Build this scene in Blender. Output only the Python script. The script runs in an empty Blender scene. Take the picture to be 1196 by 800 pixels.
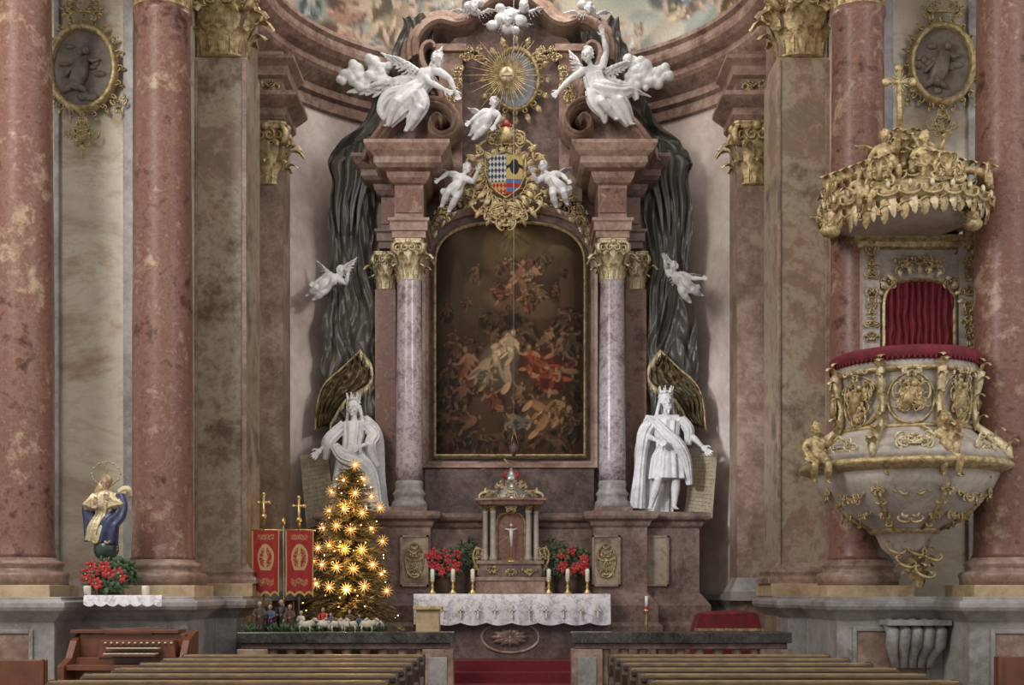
import bpy, bmesh, math, random
from mathutils import Vector, Matrix, noise
from math import sin, cos, pi, radians
R = random.Random(7)
F = 1440.0; CZ = 1.65
def X(px, D): return (px-598)*D/F
def Z(py, D): return CZ+(690-py)*D/F
def P(px, py, D, dy=0): return Vector((X(px, D), D+dy, Z(py, D)))
V = Vector
# ------------------------------------------------------------------ materials
MAT = {}
def base(name):
    m = bpy.data.materials.new(name); m.use_nodes = True
    nt = m.node_tree; b = nt.nodes['Principled BSDF']; MAT[name] = m
    return m, nt, b
def ramp(nt, fac, stops):
    r = nt.nodes.new('ShaderNodeValToRGB'); e = r.color_ramp.elements
    while len(e) < len(stops): e.new(.5)
    for k, (p, c) in enumerate(stops):
        e[k].position = p; e[k].color = (*c, 1) if len(c) == 3 else c
    nt.links.new(fac, r.inputs[0]); return r.outputs[0]
def noi(nt, vec, scale, det=6, dist=0, rough=.55):
    n = nt.nodes.new('ShaderNodeTexNoise'); n.inputs['Scale'].default_value = scale
    n.inputs['Detail'].default_value = det; n.inputs['Distortion'].default_value = dist
    n.inputs['Roughness'].default_value = rough
    nt.links.new(vec, n.inputs['Vector']); return n.outputs['Fac']
def pos(nt, sc=(1, 1, 1), loc=(0, 0, 0)):
    g = nt.nodes.new('ShaderNodeNewGeometry'); mp = nt.nodes.new('ShaderNodeMapping')
    mp.inputs['Scale'].default_value = sc; mp.inputs['Location'].default_value = loc
    nt.links.new(g.outputs['Position'], mp.inputs['Vector']); return mp.outputs[0]
def mix(nt, f, a, b, mode='MIX'):
    n = nt.nodes.new('ShaderNodeMix'); n.data_type = 'RGBA'; n.blend_type = mode
    for s, v in ((n.inputs[0], f), (n.inputs[6], a), (n.inputs[7], b)):
        if hasattr(v, 'links'): nt.links.new(v, s)
        elif isinstance(v, (int, float)): s.default_value = v
        else: s.default_value = (*v, 1)
    return n.outputs[2]
def mth(nt, op, a, b):
    n = nt.nodes.new('ShaderNodeMath'); n.operation = op
    for s, v in zip(n.inputs, (a, b)):
        if hasattr(v, 'links'): nt.links.new(v, s)
        else: s.default_value = v
    return n.outputs[0]
def bump(nt, b, h, st=.2, d=.02):
    n = nt.nodes.new('ShaderNodeBump'); n.inputs['Strength'].default_value = st; n.inputs['Distance'].default_value = d
    nt.links.new(h, n.inputs['Height']); nt.links.new(n.outputs[0], b.inputs['Normal'])
def marble(name, cs, scale=1.2, vein=None, vs=1.5, rough=.35, sc=(1, 1, 1), dist=.6, fine=.4, vstr=.45, w=.1):
    m, nt, b = base(name); p = pos(nt, sc, (len(MAT)*3.1, 0, 0))
    f = mth(nt, 'ADD', mth(nt, 'MULTIPLY', noi(nt, p, scale, 6, dist, .6), 1-fine), mth(nt, 'MULTIPLY', noi(nt, p, scale*5.5, 9, .3, .72), fine))
    n = len(cs); c = ramp(nt, f, [(.5-w+2*w*i/(n-1), k) for i, k in enumerate(cs)])
    if vein:
        q = noi(nt, p, vs, 12, .8, .65)
        k = ramp(nt, q, [(.485, (0, 0, 0)), (.5, (1, 1, 1)), (.515, (0, 0, 0))])
        c = mix(nt, mth(nt, 'MULTIPLY', k, vstr), c, vein)
    nt.links.new(c, b.inputs['Base Color']); b.inputs['Roughness'].default_value = rough
    b.inputs['Specular IOR Level'].default_value = .3
def plain(name, c, rough=.6, metal=0, var=.25, vs=12, bs=.15, emit=None):
    m, nt, b = base(name); p = pos(nt); f = noi(nt, p, vs, 5)
    c2 = tuple(x*(1-var) for x in c); c3 = tuple(min(1, x*(1+var*.5)) for x in c)
    nt.links.new(ramp(nt, f, [(.3, c2), (.7, c3)]), b.inputs['Base Color'])
    b.inputs['Roughness'].default_value = rough; b.inputs['Metallic'].default_value = metal
    if bs: bump(nt, b, noi(nt, p, vs*3, 4), bs)
    if emit:
        b.inputs['Emission Color'].default_value = (*emit[0], 1); b.inputs['Emission Strength'].default_value = emit[1]
def vcol(name, rough=.6, spec=.12, k=.15):
    m, nt, b = base(name); a = nt.nodes.new('ShaderNodeVertexColor'); a.layer_name = 'Col'
    f = noi(nt, pos(nt), 25, 5)
    nt.links.new(mix(nt, k, a.outputs[0], ramp(nt, f, [(.3, (.2, .2, .2)), (.7, (.8, .8, .8))]), 'OVERLAY'), b.inputs['Base Color'])
    b.inputs['Roughness'].default_value = rough; b.inputs['Specular IOR Level'].default_value = spec
marble('red_marble', [(.065, .027, .021), (.14, .063, .047), (.215, .115, .086), (.165, .073, .056), (.26, .158, .114), (.37, .27, .18)], 1.3, (.38, .29, .20), 1.6, fine=.5, vstr=.2, w=.12)
marble('rose_marble', [(.155, .097, .074), (.25, .165, .127), (.36, .265, .21)], 1.5, (.45, .36, .28), 1.6, fine=.45, vstr=.3)
marble('green_beige_marble', [(.13, .09, .063), (.235, .178, .128), (.36, .295, .215), (.265, .17, .122), (.21, .165, .122)], .9, (.42, .34, .26), 1.2, fine=.45, w=.12, vstr=.3)
marble('beige_marble', [(.37, .255, .175), (.48, .38, .275), (.60, .53, .42), (.53, .465, .375), (.44, .33, .25)], .75, (.34, .24, .18), .8, .4, (.7, 1, 1.3), 1.1, .25, .3, .13)
marble('pink_wall', [(.47, .365, .325), (.60, .485, .435), (.72, .615, .555)], .8, (.48, .36, .32), .9, .5, fine=.35, vstr=.25)
marble('grey_marble', [(.17, .158, .15), (.265, .25, .24), (.36, .34, .325)], 1.5, (.44, .42, .40), 2, .4, vstr=.3)
marble('lilac_marble', [(.15, .108, .12), (.28, .225, .24), (.43, .38, .39), (.25, .19, .20)], 2.4, (.55, .5, .5), 3, .25, fine=.5, vstr=.3)
marble('altar_marble', [(.10, .06, .052), (.175, .112, .096), (.27, .185, .158)], 1.8, (.36, .27, .22), 2, .35, fine=.5, vstr=.3)
marble('altar_dark', [(.058, .036, .035), (.10, .065, .06), (.165, .117, .108)], 2.4, (.26, .2, .17), 2.5, .3, vstr=.3)
marble('cornice_marble', [(.16, .095, .072), (.275, .178, .137), (.39, .28, .22)], 1.8, (.44, .34, .27), 2, .35, fine=.5, vstr=.3)
marble('white_marble', [(.45, .44, .44), (.58, .57, .57), (.67, .655, .65)], 5, None, 1, .5)
marble('tan_plinth', [(.31, .21, .12), (.43, .315, .19), (.51, .39, .25)], 2.5, None, 1, .4)
marble('black_marble', [(.018, .017, .018), (.04, .038, .038), (.075, .072, .07)], 3, (.16, .15, .14), 4, .2)
marble('pulpit_white', [(.26, .22, .19), (.37, .325, .285), (.46, .41, .365)], 2.6, (.30, .24, .20), 3, .4, vstr=.3)
marble('floor_stone', [(.2, .17, .15), (.3, .26, .23), (.38, .34, .3)], 2, None, 1, .4)
def goldm(name, a, b2, rough):
    m, nt, b = base(name); p = pos(nt); f = noi(nt, p, 14, 8, 0, .65)
    nt.links.new(ramp(nt, f, [(.36, b2), (.6, a)]), b.inputs['Base Color'])
    b.inputs['Metallic'].default_value = .5; b.inputs['Roughness'].default_value = rough
    bump(nt, b, noi(nt, p, 45, 5), .6, .012)
goldm('gilding', (.54, .42, .22), (.22, .15, .07), .46)
goldm('pale_gilding', (.66, .56, .37), (.36, .28, .16), .48)
plain('dark_curtain', (.092, .084, .074), .38, 0, .4, 3, .35)
plain('gold_cloth', (.17, .125, .062), .5, .2, .6, 14, .5)
plain('red_velvet', (.15, .008, .018), .8, 0, .45, 8, .3)
plain('red_carpet', (.15, .010, .022), .9, 0, .3, 30, .4)
plain('wax_white', (.72, .68, .58), .5)
plain('brass', (.58, .42, .18), .32, .8, .3)
plain('wood_console', (.15, .05, .022), .35, 0, .3, 6, .1)
plain('wood_pew', (.25, .165, .082), .42, 0, .4, 9, .15)
plain('wood_pew_dark', (.05, .03, .018), .5, 0, .35, 9, .15)
plain('key_ivory', (.6, .52, .38), .4)
plain('black', (.012, .012, .012), .5)
plain('tablet_stone', (.40, .335, .22), .6, .1, .3, 14, .3)
plain('inscription', (.12, .09, .05), .7)
plain('relief_grey', (.175, .14, .115), .5, 0, .35, 9, .4)
plain('fir_needles', (.25, .185, .05), .6, 0, .7, 7, 0)
plain('bark', (.1, .06, .03), .9)
plain('leaf_green', (.035, .07, .02), .5, 0, .5)
plain('poinsettia_red', (.38, .014, .02), .5, 0, .4)
plain('blue_robe', (.045, .055, .12), .4, .1, .5, 20)
plain('skin', (.42, .26, .18), .5)
plain('globe_green', (.03, .05, .04), .25)
plain('wool', (.5, .45, .36), .9)
plain('brown_cloth', (.09, .055, .035), .8)
plain('blue_cloth', (.07, .085, .16), .8)
plain('glass_pale', (.30, .33, .42), .15)
plain('star_light', (1, .7, .3), .4, 0, 0, 5, 0, ((1, .62, .22), 6))
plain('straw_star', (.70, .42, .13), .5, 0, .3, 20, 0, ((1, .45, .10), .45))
plain('silver', (.42, .40, .37), .35, .7)
vcol('oil_painting', .6); vcol('fresco_paint', .8)
m, nt, b = base('lace'); p = pos(nt)
vo = nt.nodes.new('ShaderNodeTexVoronoi'); vo.inputs['Scale'].default_value = 30; nt.links.new(p, vo.inputs['Vector'])
f2 = noi(nt, p, 9, 3)
c = ramp(nt, vo.outputs['Distance'], [(.25, (.70, .68, .71)), (.5, (.36, .33, .37))])
nt.links.new(mix(nt, ramp(nt, f2, [(.42, (0, 0, 0)), (.60, (.8, .8, .8))]), (.68, .66, .70), c), b.inputs['Base Color']); b.inputs['Roughness'].default_value = .8
# ------------------------------------------------------------------ mesh builder
def link(o): bpy.context.scene.collection.objects.link(o); return o
def empty(name, loc=(0, 0, 0)):
    e = bpy.data.objects.new(name, None); e.location = loc; e.empty_display_size = .2; return link(e)
def catm(L, k=5):
    out = []; n = len(L)
    for i in range(n-1):
        p0 = L[max(i-1, 0)]; p1 = L[i]; p2 = L[i+1]; p3 = L[min(i+2, n-1)]
        for b in range(k):
            f = b/k; out.append(tuple(.5*((2*q)+(c-a)*f+(2*a-5*q+4*c-d)*f*f+(3*q-a-3*c+d)*f**3) for a, q, c, d in zip(p0, p1, p2, p3)))
    out.append(tuple(L[-1])); return out
class M:
    def __init__(s, name):
        s.n = name; s.v = []; s.f = []; s.mi = []; s.sm = []; s.ms = []; s.T = Matrix.Identity(4); s.cols = None
    def add(s, vs, fs, m, sm=True):
        o = len(s.v)
        if m not in s.ms: s.ms.append(m)
        k = s.ms.index(m); T = s.T
        s.v += [T @ V(p) for p in vs]
        s.f += [tuple(i+o for i in f) for f in fs]
        s.mi += [k]*len(fs); s.sm += [sm]*len(fs)
    def obj(s, parent=None, vox=None, bev=None):
        lo = [min(p[i] for p in s.v) for i in range(3)]; hi = [max(p[i] for p in s.v) for i in range(3)]
        c = V(((lo[0]+hi[0])/2, (lo[1]+hi[1])/2, lo[2]))
        me = bpy.data.meshes.new(s.n); me.from_pydata([p-c for p in s.v], [], s.f)
        for k in s.ms: me.materials.append(MAT[k])
        me.polygons.foreach_set('material_index', s.mi); me.polygons.foreach_set('use_smooth', s.sm)
        if s.cols:
            a = me.color_attributes.new('Col', 'FLOAT_COLOR', 'POINT')
            for i, k in enumerate(s.cols): a.data[i].color = (*k, 1)
        o = link(bpy.data.objects.new(s.n, me)); o.location = c
        if parent: o.parent = parent; o.location = c-parent.location
        if vox:
            r = o.modifiers.new('fuse', 'REMESH'); r.mode = 'VOXEL'; r.voxel_size = vox; r.use_smooth_shade = True
            r = o.modifiers.new('soften', 'SMOOTH'); r.factor = .5; r.iterations = 1
        if bev:
            r = o.modifiers.new('edge', 'BEVEL'); r.width = bev; r.segments = 2; r.limit_method = 'ANGLE'
        return o
    def box(s, x0, x1, y0, y1, z0, z1, m):
        vs = [(x, y, z) for z in (z0, z1) for y in (y0, y1) for x in (x0, x1)]
        s.add(vs, [(0, 2, 3, 1), (4, 5, 7, 6), (0, 1, 5, 4), (2, 6, 7, 3), (0, 4, 6, 2), (1, 3, 7, 5)], m, False)
    def ell(s, c, r, m, rot=None, n=12, k=8):
        vs = []; fs = []
        if isinstance(r, (int, float)): r = (r, r, r)
        for i in range(1, k):
            a = pi*i/k
            for j in range(n):
                b = 2*pi*j/n; q = V((r[0]*sin(a)*cos(b), r[1]*sin(a)*sin(b), r[2]*cos(a)))
                vs.append((rot @ q if rot else q)+V(c))
        t = V((0, 0, r[2])); t = rot @ t if rot else t
        vs += [V(c)+t, V(c)-t]; T = len(vs)-2
        for j in range(n):
            j2 = (j+1) % n; fs += [(T, j, j2), (T+1, (k-2)*n+j2, (k-2)*n+j)]
            for i in range(k-2): fs.append((i*n+j, (i+1)*n+j, (i+1)*n+j2, i*n+j2))
        s.add(vs, fs, m)
    def lathe(s, prof, c, m, n=28, fold=0, nf=9, sx=1, sy=1, a0=0, a1=2*pi, sm=True):
        vs = []; fs = []; full = abs(a1-a0-2*pi) < 1e-4; nn = n if full else n+1
        for i, (r, z) in enumerate(prof):
            for j in range(nn):
                a = a0+(a1-a0)*j/n; rr = r*(1+fold*sin(nf*a+i*.35)*(.6+.4*sin(3*a)))
                vs.append((c[0]+rr*cos(a)*sx, c[1]+rr*sin(a)*sy, c[2]+z))
        for i in range(len(prof)-1):
            for j in range(n):
                j2 = (j+1) % nn; fs.append((i*nn+j, i*nn+j2, (i+1)*nn+j2, (i+1)*nn+j))
        if full:
            if prof[0][0] > 1e-4: fs.append(tuple(reversed(range(nn))))
            if prof[-1][0] > 1e-4: fs.append(tuple((len(prof)-1)*nn+j for j in range(nn)))
        s.add(vs, fs, m, sm)
    def lz(s, px, D, prof, m, n=28, dy=0, **k):
        s.lathe([(r*D/F, Z(y, D)) for r, y in reversed(prof)], (X(px, D), D+dy, 0), m, n, **k)
    def tube(s, pts, rads, m, n=8, fold=0, nf=5, ref=V((0, 1, 0)), ph=0, tw=.22):
        vs = []; fs = []; N = len(pts); pts = [V(p) for p in pts]
        if isinstance(rads, (int, float)): rads = [rads]*N
        for i in range(N):
            t = (pts[min(i+1, N-1)]-pts[max(i-1, 0)])
            if t.length < 1e-7: t = V((0, 0, 1))
            t.normalize(); a = t.cross(ref)
            if a.length < .15: a = t.cross(V((1, 0, 0)))
            a.normalize(); b = a.cross(t).normalized(); r = rads[i]
            ra, rb = r if isinstance(r, tuple) else (r, r)
            for j in range(n):
                w = 2*pi*j/n; k = 1+fold*sin(nf*w+ph+i*tw+.8*sin(2*w+ph)) if fold else 1
                vs.append(pts[i]+a*(ra*k*cos(w))+b*(rb*k*sin(w)))
        for i in range(N-1):
            for j in range(n):
                j2 = (j+1) % n; fs.append((i*n+j, i*n+j2, (i+1)*n+j2, (i+1)*n+j))
        fs += [tuple(reversed(range(n))), tuple((N-1)*n+j for j in range(n))]
        s.add(vs, fs, m)
    def cloth(s, D, L, m, fold=.12, nf=11, n=72, ph=0, dy=0, tw=.07):
        q = catm(L, 6); pts = [P(a[0], a[1], D, a[2]+dy) for a in q]; rs = [(max(.2, a[3])*D/F, max(.2, a[4])*D/F) for a in q]
        s.tube(pts, rs, m, n, fold, nf, ph=ph, tw=tw)
    def prism(s, poly, y0, y1, m):
        n = len(poly); vs = [(x, y0, z) for x, z in poly]+[(x, y1, z) for x, z in poly]
        fs = [tuple(range(n)), tuple(reversed(range(n, 2*n)))]+[(i, i+n, (i+1) % n+n, (i+1) % n) for i in range(n)]
        s.add(vs, fs, m, False)
    def sweep(s, path, prof, m, mp=lambda a, b, h: (a, b, h), closed=False, cap=True, sm=False):
        n = len(path); k = len(prof); vs = []; fs = []
        for i, p in enumerate(path):
            ns = []
            for a, b in ((i-1, i), (i, i+1)):
                if not closed and (a < 0 or b >= n): continue
                A = path[a % n]; B = path[b % n]; d = V((B[0]-A[0], B[1]-A[1])); d.normalize(); ns.append(V((d.y, -d.x)))
            if len(ns) == 1: q = ns[0]
            else: q = (ns[0]+ns[1])/max(.25, 1+ns[0].dot(ns[1]))
            for o, h in prof: vs.append(mp(p[0]+q.x*o, p[1]+q.y*o, h))
        for i in range(n if closed else n-1):
            for j in range(k-1):
                i2 = (i+1) % n; fs.append((i*k+j, i2*k+j, i2*k+j+1, i*k+j+1))
        if closed and cap: fs += [tuple(i*k+k-1 for i in range(n)), tuple(reversed([i*k for i in range(n)]))]
        if not closed and k > 2: fs += [tuple(range(k)), tuple(reversed([(n-1)*k+j for j in range(k)]))]
        s.add(vs, fs, m, sm)
    def sheet(s, rows, m, D, nu=40, nv=40, amp=.06, k=7, thick=0, crump=1., seed=0, edge=3):
        vs = []; fs = []; n = len(rows)-1
        for j in range(nv+1):
            t = j/nv*n; i = min(int(t), n-1); f = t-i
            def ev(q):
                p0 = rows[max(i-1, 0)][q]; p1 = rows[i][q]; p2 = rows[i+1][q]; p3 = rows[min(i+2, n)][q]
                return [.5*((2*b)+(c-a)*f+(2*a-5*b+4*c-d)*f*f+(3*b-a-3*c+d)*f**3) for a, b, c, d in zip(p0, p1, p2, p3)]
            L = ev(0); Rr = ev(1); v = j/nv*n
            L[0] += edge*noise.noise(V((v*1.3, seed, 3))); Rr[0] += edge*noise.noise(V((v*1.3, seed, 9)))
            for i2 in range(nu+1):
                u = i2/nu; x = L[0]+(Rr[0]-L[0])*u; y = L[1]+(Rr[1]-L[1])*u
                w = sin(u*k*2*pi+v*.5+crump*2*noise.noise(V((u*1.3, v*.35, seed)))); q = noise.noise(V((u*3+v*.9, v*.7, seed+5)))
                q2 = 1-abs(noise.noise(V((u*4.5-v*1.5, v*.5+u, seed+8))))*3.2; q3 = 1-abs(noise.noise(V((u*7+v*1.1, v*.9, seed+18))))*3
                dd = -amp*((abs(w)**.7*(1 if w > 0 else -1))*.8+crump*1.2*q+crump*.7*q2+crump*.35*q3)
                vs.append((X(x, D), D+dd, Z(y, D)))
        for j in range(nv):
            for i in range(nu): a = j*(nu+1)+i; fs.append((a, a+1, a+nu+2, a+nu+1))
        if thick:
            o = len(vs); vs += [(x, y+thick, z) for x, y, z in vs]; fs += [tuple(q+o for q in reversed(f)) for f in fs]
        s.add(vs, fs, m, True)
    # ---- ornament
    def leaf(s, b, out, h, w, m, curl=.35):
        out = out.normalized(); sd = V((-out.y, out.x, 0)); vs = []; fs = []
        for i in range(8):
            t = i/7; a = t*2.2; wd = w*(.6+.5*sin(pi*t*.9))*(1-.65*t**4)*(1 if i % 2 else .75)
            for j in range(5):
                u = (j-2)/2; vs.append(b+V((0, 0, h*sin(a)-abs(u)*.06*h))+out*(h*curl*(1-cos(a))-w*.3*u*u)+sd*(wd*u))
        for i in range(7):
            for j in range(4): a = i*5+j; fs.append((a, a+1, a+6, a+5))
        s.add(vs, fs, m)
    def volute(s, c, r, u, v, m, th, wd, turns=1.8, n=22):
        pts = []; rs = []
        for i in range(n):
            t = i/(n-1); a = t*turns*2*pi; q = r*(1-.86*t); pts.append(c+u*(q*cos(a))+v*(q*sin(a))); rs.append((th*(1-.5*t), wd))
        s.tube(pts, rs, m, 6, ref=u.cross(v).normalized())
    def capital(s, c, r, h, m, sx=1, sy=1):
        T0 = s.T; s.T = T0 @ Matrix.Translation(c) @ Matrix.Diagonal((sx, sy, 1, 1))
        s.lathe([(r*.98, 0), (r*1.06, .02*h), (r*.98, .05*h), (r*.97, .5*h), (r*1.1, .8*h), (r*1.3, .9*h)], (0, 0, 0), m, 20)
        for k, (hh, cu, off) in enumerate(((.36, .46, 0), (.64, .38, pi/8))):
            for i in range(8):
                a = i*pi/4+off; o = V((cos(a), sin(a), 0)); s.leaf(o*r+V((0, 0, .03*h)), o, hh*h, r*.36, m, cu)
                s.tube([o*r*1.02+V((0, 0, .03*h)), o*r*1.06+V((0, 0, hh*h*.7)), o*r*1.2+V((0, 0, hh*h))], [.03*r, .03*r, .02*r], m, 4)
        for i in range(4):
            a = pi/4+i*pi/2; o = V((cos(a), sin(a), 0))
            s.volute(o*r*1.38+V((0, 0, .76*h)), .16*h, V((0, 0, 1)), o, m, .035*h, .07*h)
            a += pi/4; o = V((cos(a), sin(a), 0)); s.ell(o*r*1.2+V((0, 0, .93*h)), .09*h, m, None, 8, 6)
            for sg in (-1, 1):
                sd = V((-o.y, o.x, 0))*sg; s.volute(o*r*1.15+sd*r*.28+V((0, 0, .78*h)), .10*h, V((0, 0, 1)), sd, m, .025*h, .05*h, 1.3, 12)
        g = r*1.28; pr = []
        for i in range(4):
            a = pi/4+i*pi/2
            for q in (-.09, .09): pr.append((1.62*r*cos(a+q), 1.62*r*sin(a+q)))
            a += pi/4; pr.append((g*cos(a), g*sin(a)))
        s.sweep(pr, [(-.05*r, .88*h), (0, .9*h), (0, .95*h), (.05*r, .96*h), (.05*r, 1.0*h)], m, closed=True)
        s.T = T0
    def scr(s, p, q, m, r=.02, kind='C', flip=1, dep=None):
        pts = SC[kind]; p = V(p); q = V(q); d = q-p; e = V((-d.z, 0, d.x))*flip
        N = len(pts); out = [p+d*a+e*b for a, b in pts]
        s.tube(out, [((r*(1.25-abs(2*i/(N-1)-1)*.75)), (dep or r)*1.0) for i in range(N)], m, 6)
    def fleaf(s, p, d, w, m, bulge=.4):
        p = V(p); d = V(d); L = d.length; n = V((-d.z, 0, d.x)).normalized(); vs = []; fs = []
        for i in range(7):
            t = i/6; wd = w*sin(pi*(.12+.88*t))**.8*(1 if i % 2 else .72)
            for j in range(3):
                u = j-1; vs.append(p+d*t+n*(wd*u)+V((0, -(L*bulge*sin(pi*t)*.5)-(w*.35*(1-abs(u))), 0)))
        for i in range(6):
            for j in range(2): a = i*3+j; fs.append((a, a+1, a+4, a+3))
        s.add(vs, fs, m)
    def orn(s, c, w, h, m, n=8, seed=1, r=.02):
        rr = random.Random(seed); c = V(c)
        for i in range(n):
            a = rr.uniform(0, 2*pi); q = rr.uniform(.25, .95); L = rr.uniform(.3, .55)*min(w, h)*1.3; b0 = rr.uniform(0, pi)
            for sg in (-1, 1):
                x = abs(cos(a))*q*w*sg; z = sin(a)*q*h; b = b0 if sg < 0 else pi-b0
                dx = V((cos(b)*L, 0, sin(b)*L)); k = 'S' if i % 3 == 0 else 'C'
                s.scr(c+V((x, -r, z))-dx/2, c+V((x, -r, z))+dx/2, m, r, k, sg)
                for e in (b+sg*1.0, b+sg*2.3): s.fleaf(c+V((x, 0, z)), V((cos(e), 0, sin(e)))*L*.75, L*.2, m)
        s.ell(c+V((0, -r, 0)), (w*.16, r*2, h*.13), m)
def mkcurve(kind, n=26):
    N = 120; ang = 0; P2 = [V((0, 0))]
    for i in range(N):
        t = 2*(i+.5)/N-1; k = (.9+13*abs(t)**3)*(1 if kind == 'C' else (1 if t > 0 else -1))
        ang += k*2/N; P2.append(P2[-1]+V((cos(ang), sin(ang)))/N)
    a, b = P2[0], P2[-1]; d = b-a; L = d.length_squared
    res = []
    for i in range(n):
        q = P2[int(i*N/(n-1))]-a; res.append((q.dot(d)/L, (d.x*q.y-d.y*q.x)/L))
    return res
SC = {'C': mkcurve('C'), 'S': mkcurve('S')}
# ------------------------------------------------------------------ figures
def head(s, c, h, f, m, hair=True, seed=1, beard=False, long=False):
    f = V(f).normalized(); u = V((0, 0, 1)); sd = f.cross(u).normalized(); u = sd.cross(f)
    Rm = Matrix((sd, f, u)).transposed()
    def E(x, y, z, a, b, g): s.ell(c+h*(sd*x+f*y+u*z), (a*h, b*h, g*h), m, Rm)
    E(0, -.03, .08, .36, .42, .42); E(0, .1, -.2, .26, .26, .3); E(0, .43, -.08, .055, .12, .10); E(0, .40, .02, .04, .08, .12); E(0, .33, .11, .26, .09, .045)
    E(0, .35, -.26, .11, .07, .025); E(0, .34, -.31, .09, .07, .03); E(0, .29, -.42, .1, .09, .08)
    for g in (-1, 1): E(g*.14, .325, .0, .06, .045, .035); E(g*.19, .26, -.16, .09, .08, .09); E(g*.36, 0, -.03, .05, .09, .13)
    rr = random.Random(seed)
    if hair:
        for i in range(44):
            a = rr.uniform(0, 2*pi); e = rr.uniform(-.5, 1.4); x = cos(a)*cos(e); y = sin(a)*cos(e); z = sin(e)
            if y > .3 and z < .62: continue
            q = rr.uniform(.07, .12); E(x*.41, y*.45-.04, z*.47+.08, q, q, q)
    if long:
        for g in (-1, 1):
            for i in range(7): E(g*(.38+.03*i), -.1, -.1-.15*i, .11, .13, .13)
    if beard:
        for i in range(22): E(rr.uniform(-.2, .2), rr.uniform(.15, .36), rr.uniform(-.78, -.35), .06, .06, .12)
def hand(s, w, d, h, m, g=1):
    d = V(d).normalized(); n = V((0, -1, 0)); sd = d.cross(n)
    sd = sd.normalized() if sd.length > .1 else V((1, 0, 0))
    Rm = Matrix((sd, n, d)).transposed()
    s.ell(w+d*.2*h, (.17*h, .09*h, .24*h), m, Rm)
    for i in range(4):
        o = (i-1.5)*.095*h; L = (.34, .4, .37, .28)[i]*h; b = w+d*.36*h+sd*o
        s.tube([b, b+d*L*.55+sd*o*.25, b+d*L*.9+n*L*.3+sd*o*.3], [.052*h, .048*h, .036*h], m, 6)
    b = w+d*.12*h+sd*(g*.13*h); s.tube([b, b+sd*(g*.14*h)+d*.12*h, b+sd*(g*.17*h)+d*.27*h], [.06*h, .055*h, .04*h], m, 6)
def wing(s, D, root, tip, down, m, n=11, dy=.1):
    a = P(*root, D, dy); b = P(*tip, D, dy+.1); dn = V((down[0], .15, -down[1])).normalized()
    ax = (b-a); L = ax.length
    s.tube([a, a.lerp(b, .5)+V((0, 0, .06*L)), b], [(.12*L, .07*L), (.10*L, .06*L), (.04*L, .03*L)], m, 8)
    for row, (ln, st) in enumerate(((.66, 1), (.45, .92), (.28, .86))):
        for i in range(n):
            t = i/(n-1); p = a.lerp(b, t*st)+V((0, -.04*row-.02*(i % 2), .05*L*sin(pi*t))); dr = (dn*(1-t*.8)+ax.normalized()*(.1+t*1.2)).normalized()
            q = p+dr*(ln*L*(.75+.35*t)); s.tube([p, p.lerp(q, .5), p.lerp(q, .88), q], [(.045*L, .025*L), (.052*L, .025*L), (.045*L, .022*L), (.018*L, .015*L)], m, 6)
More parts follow.
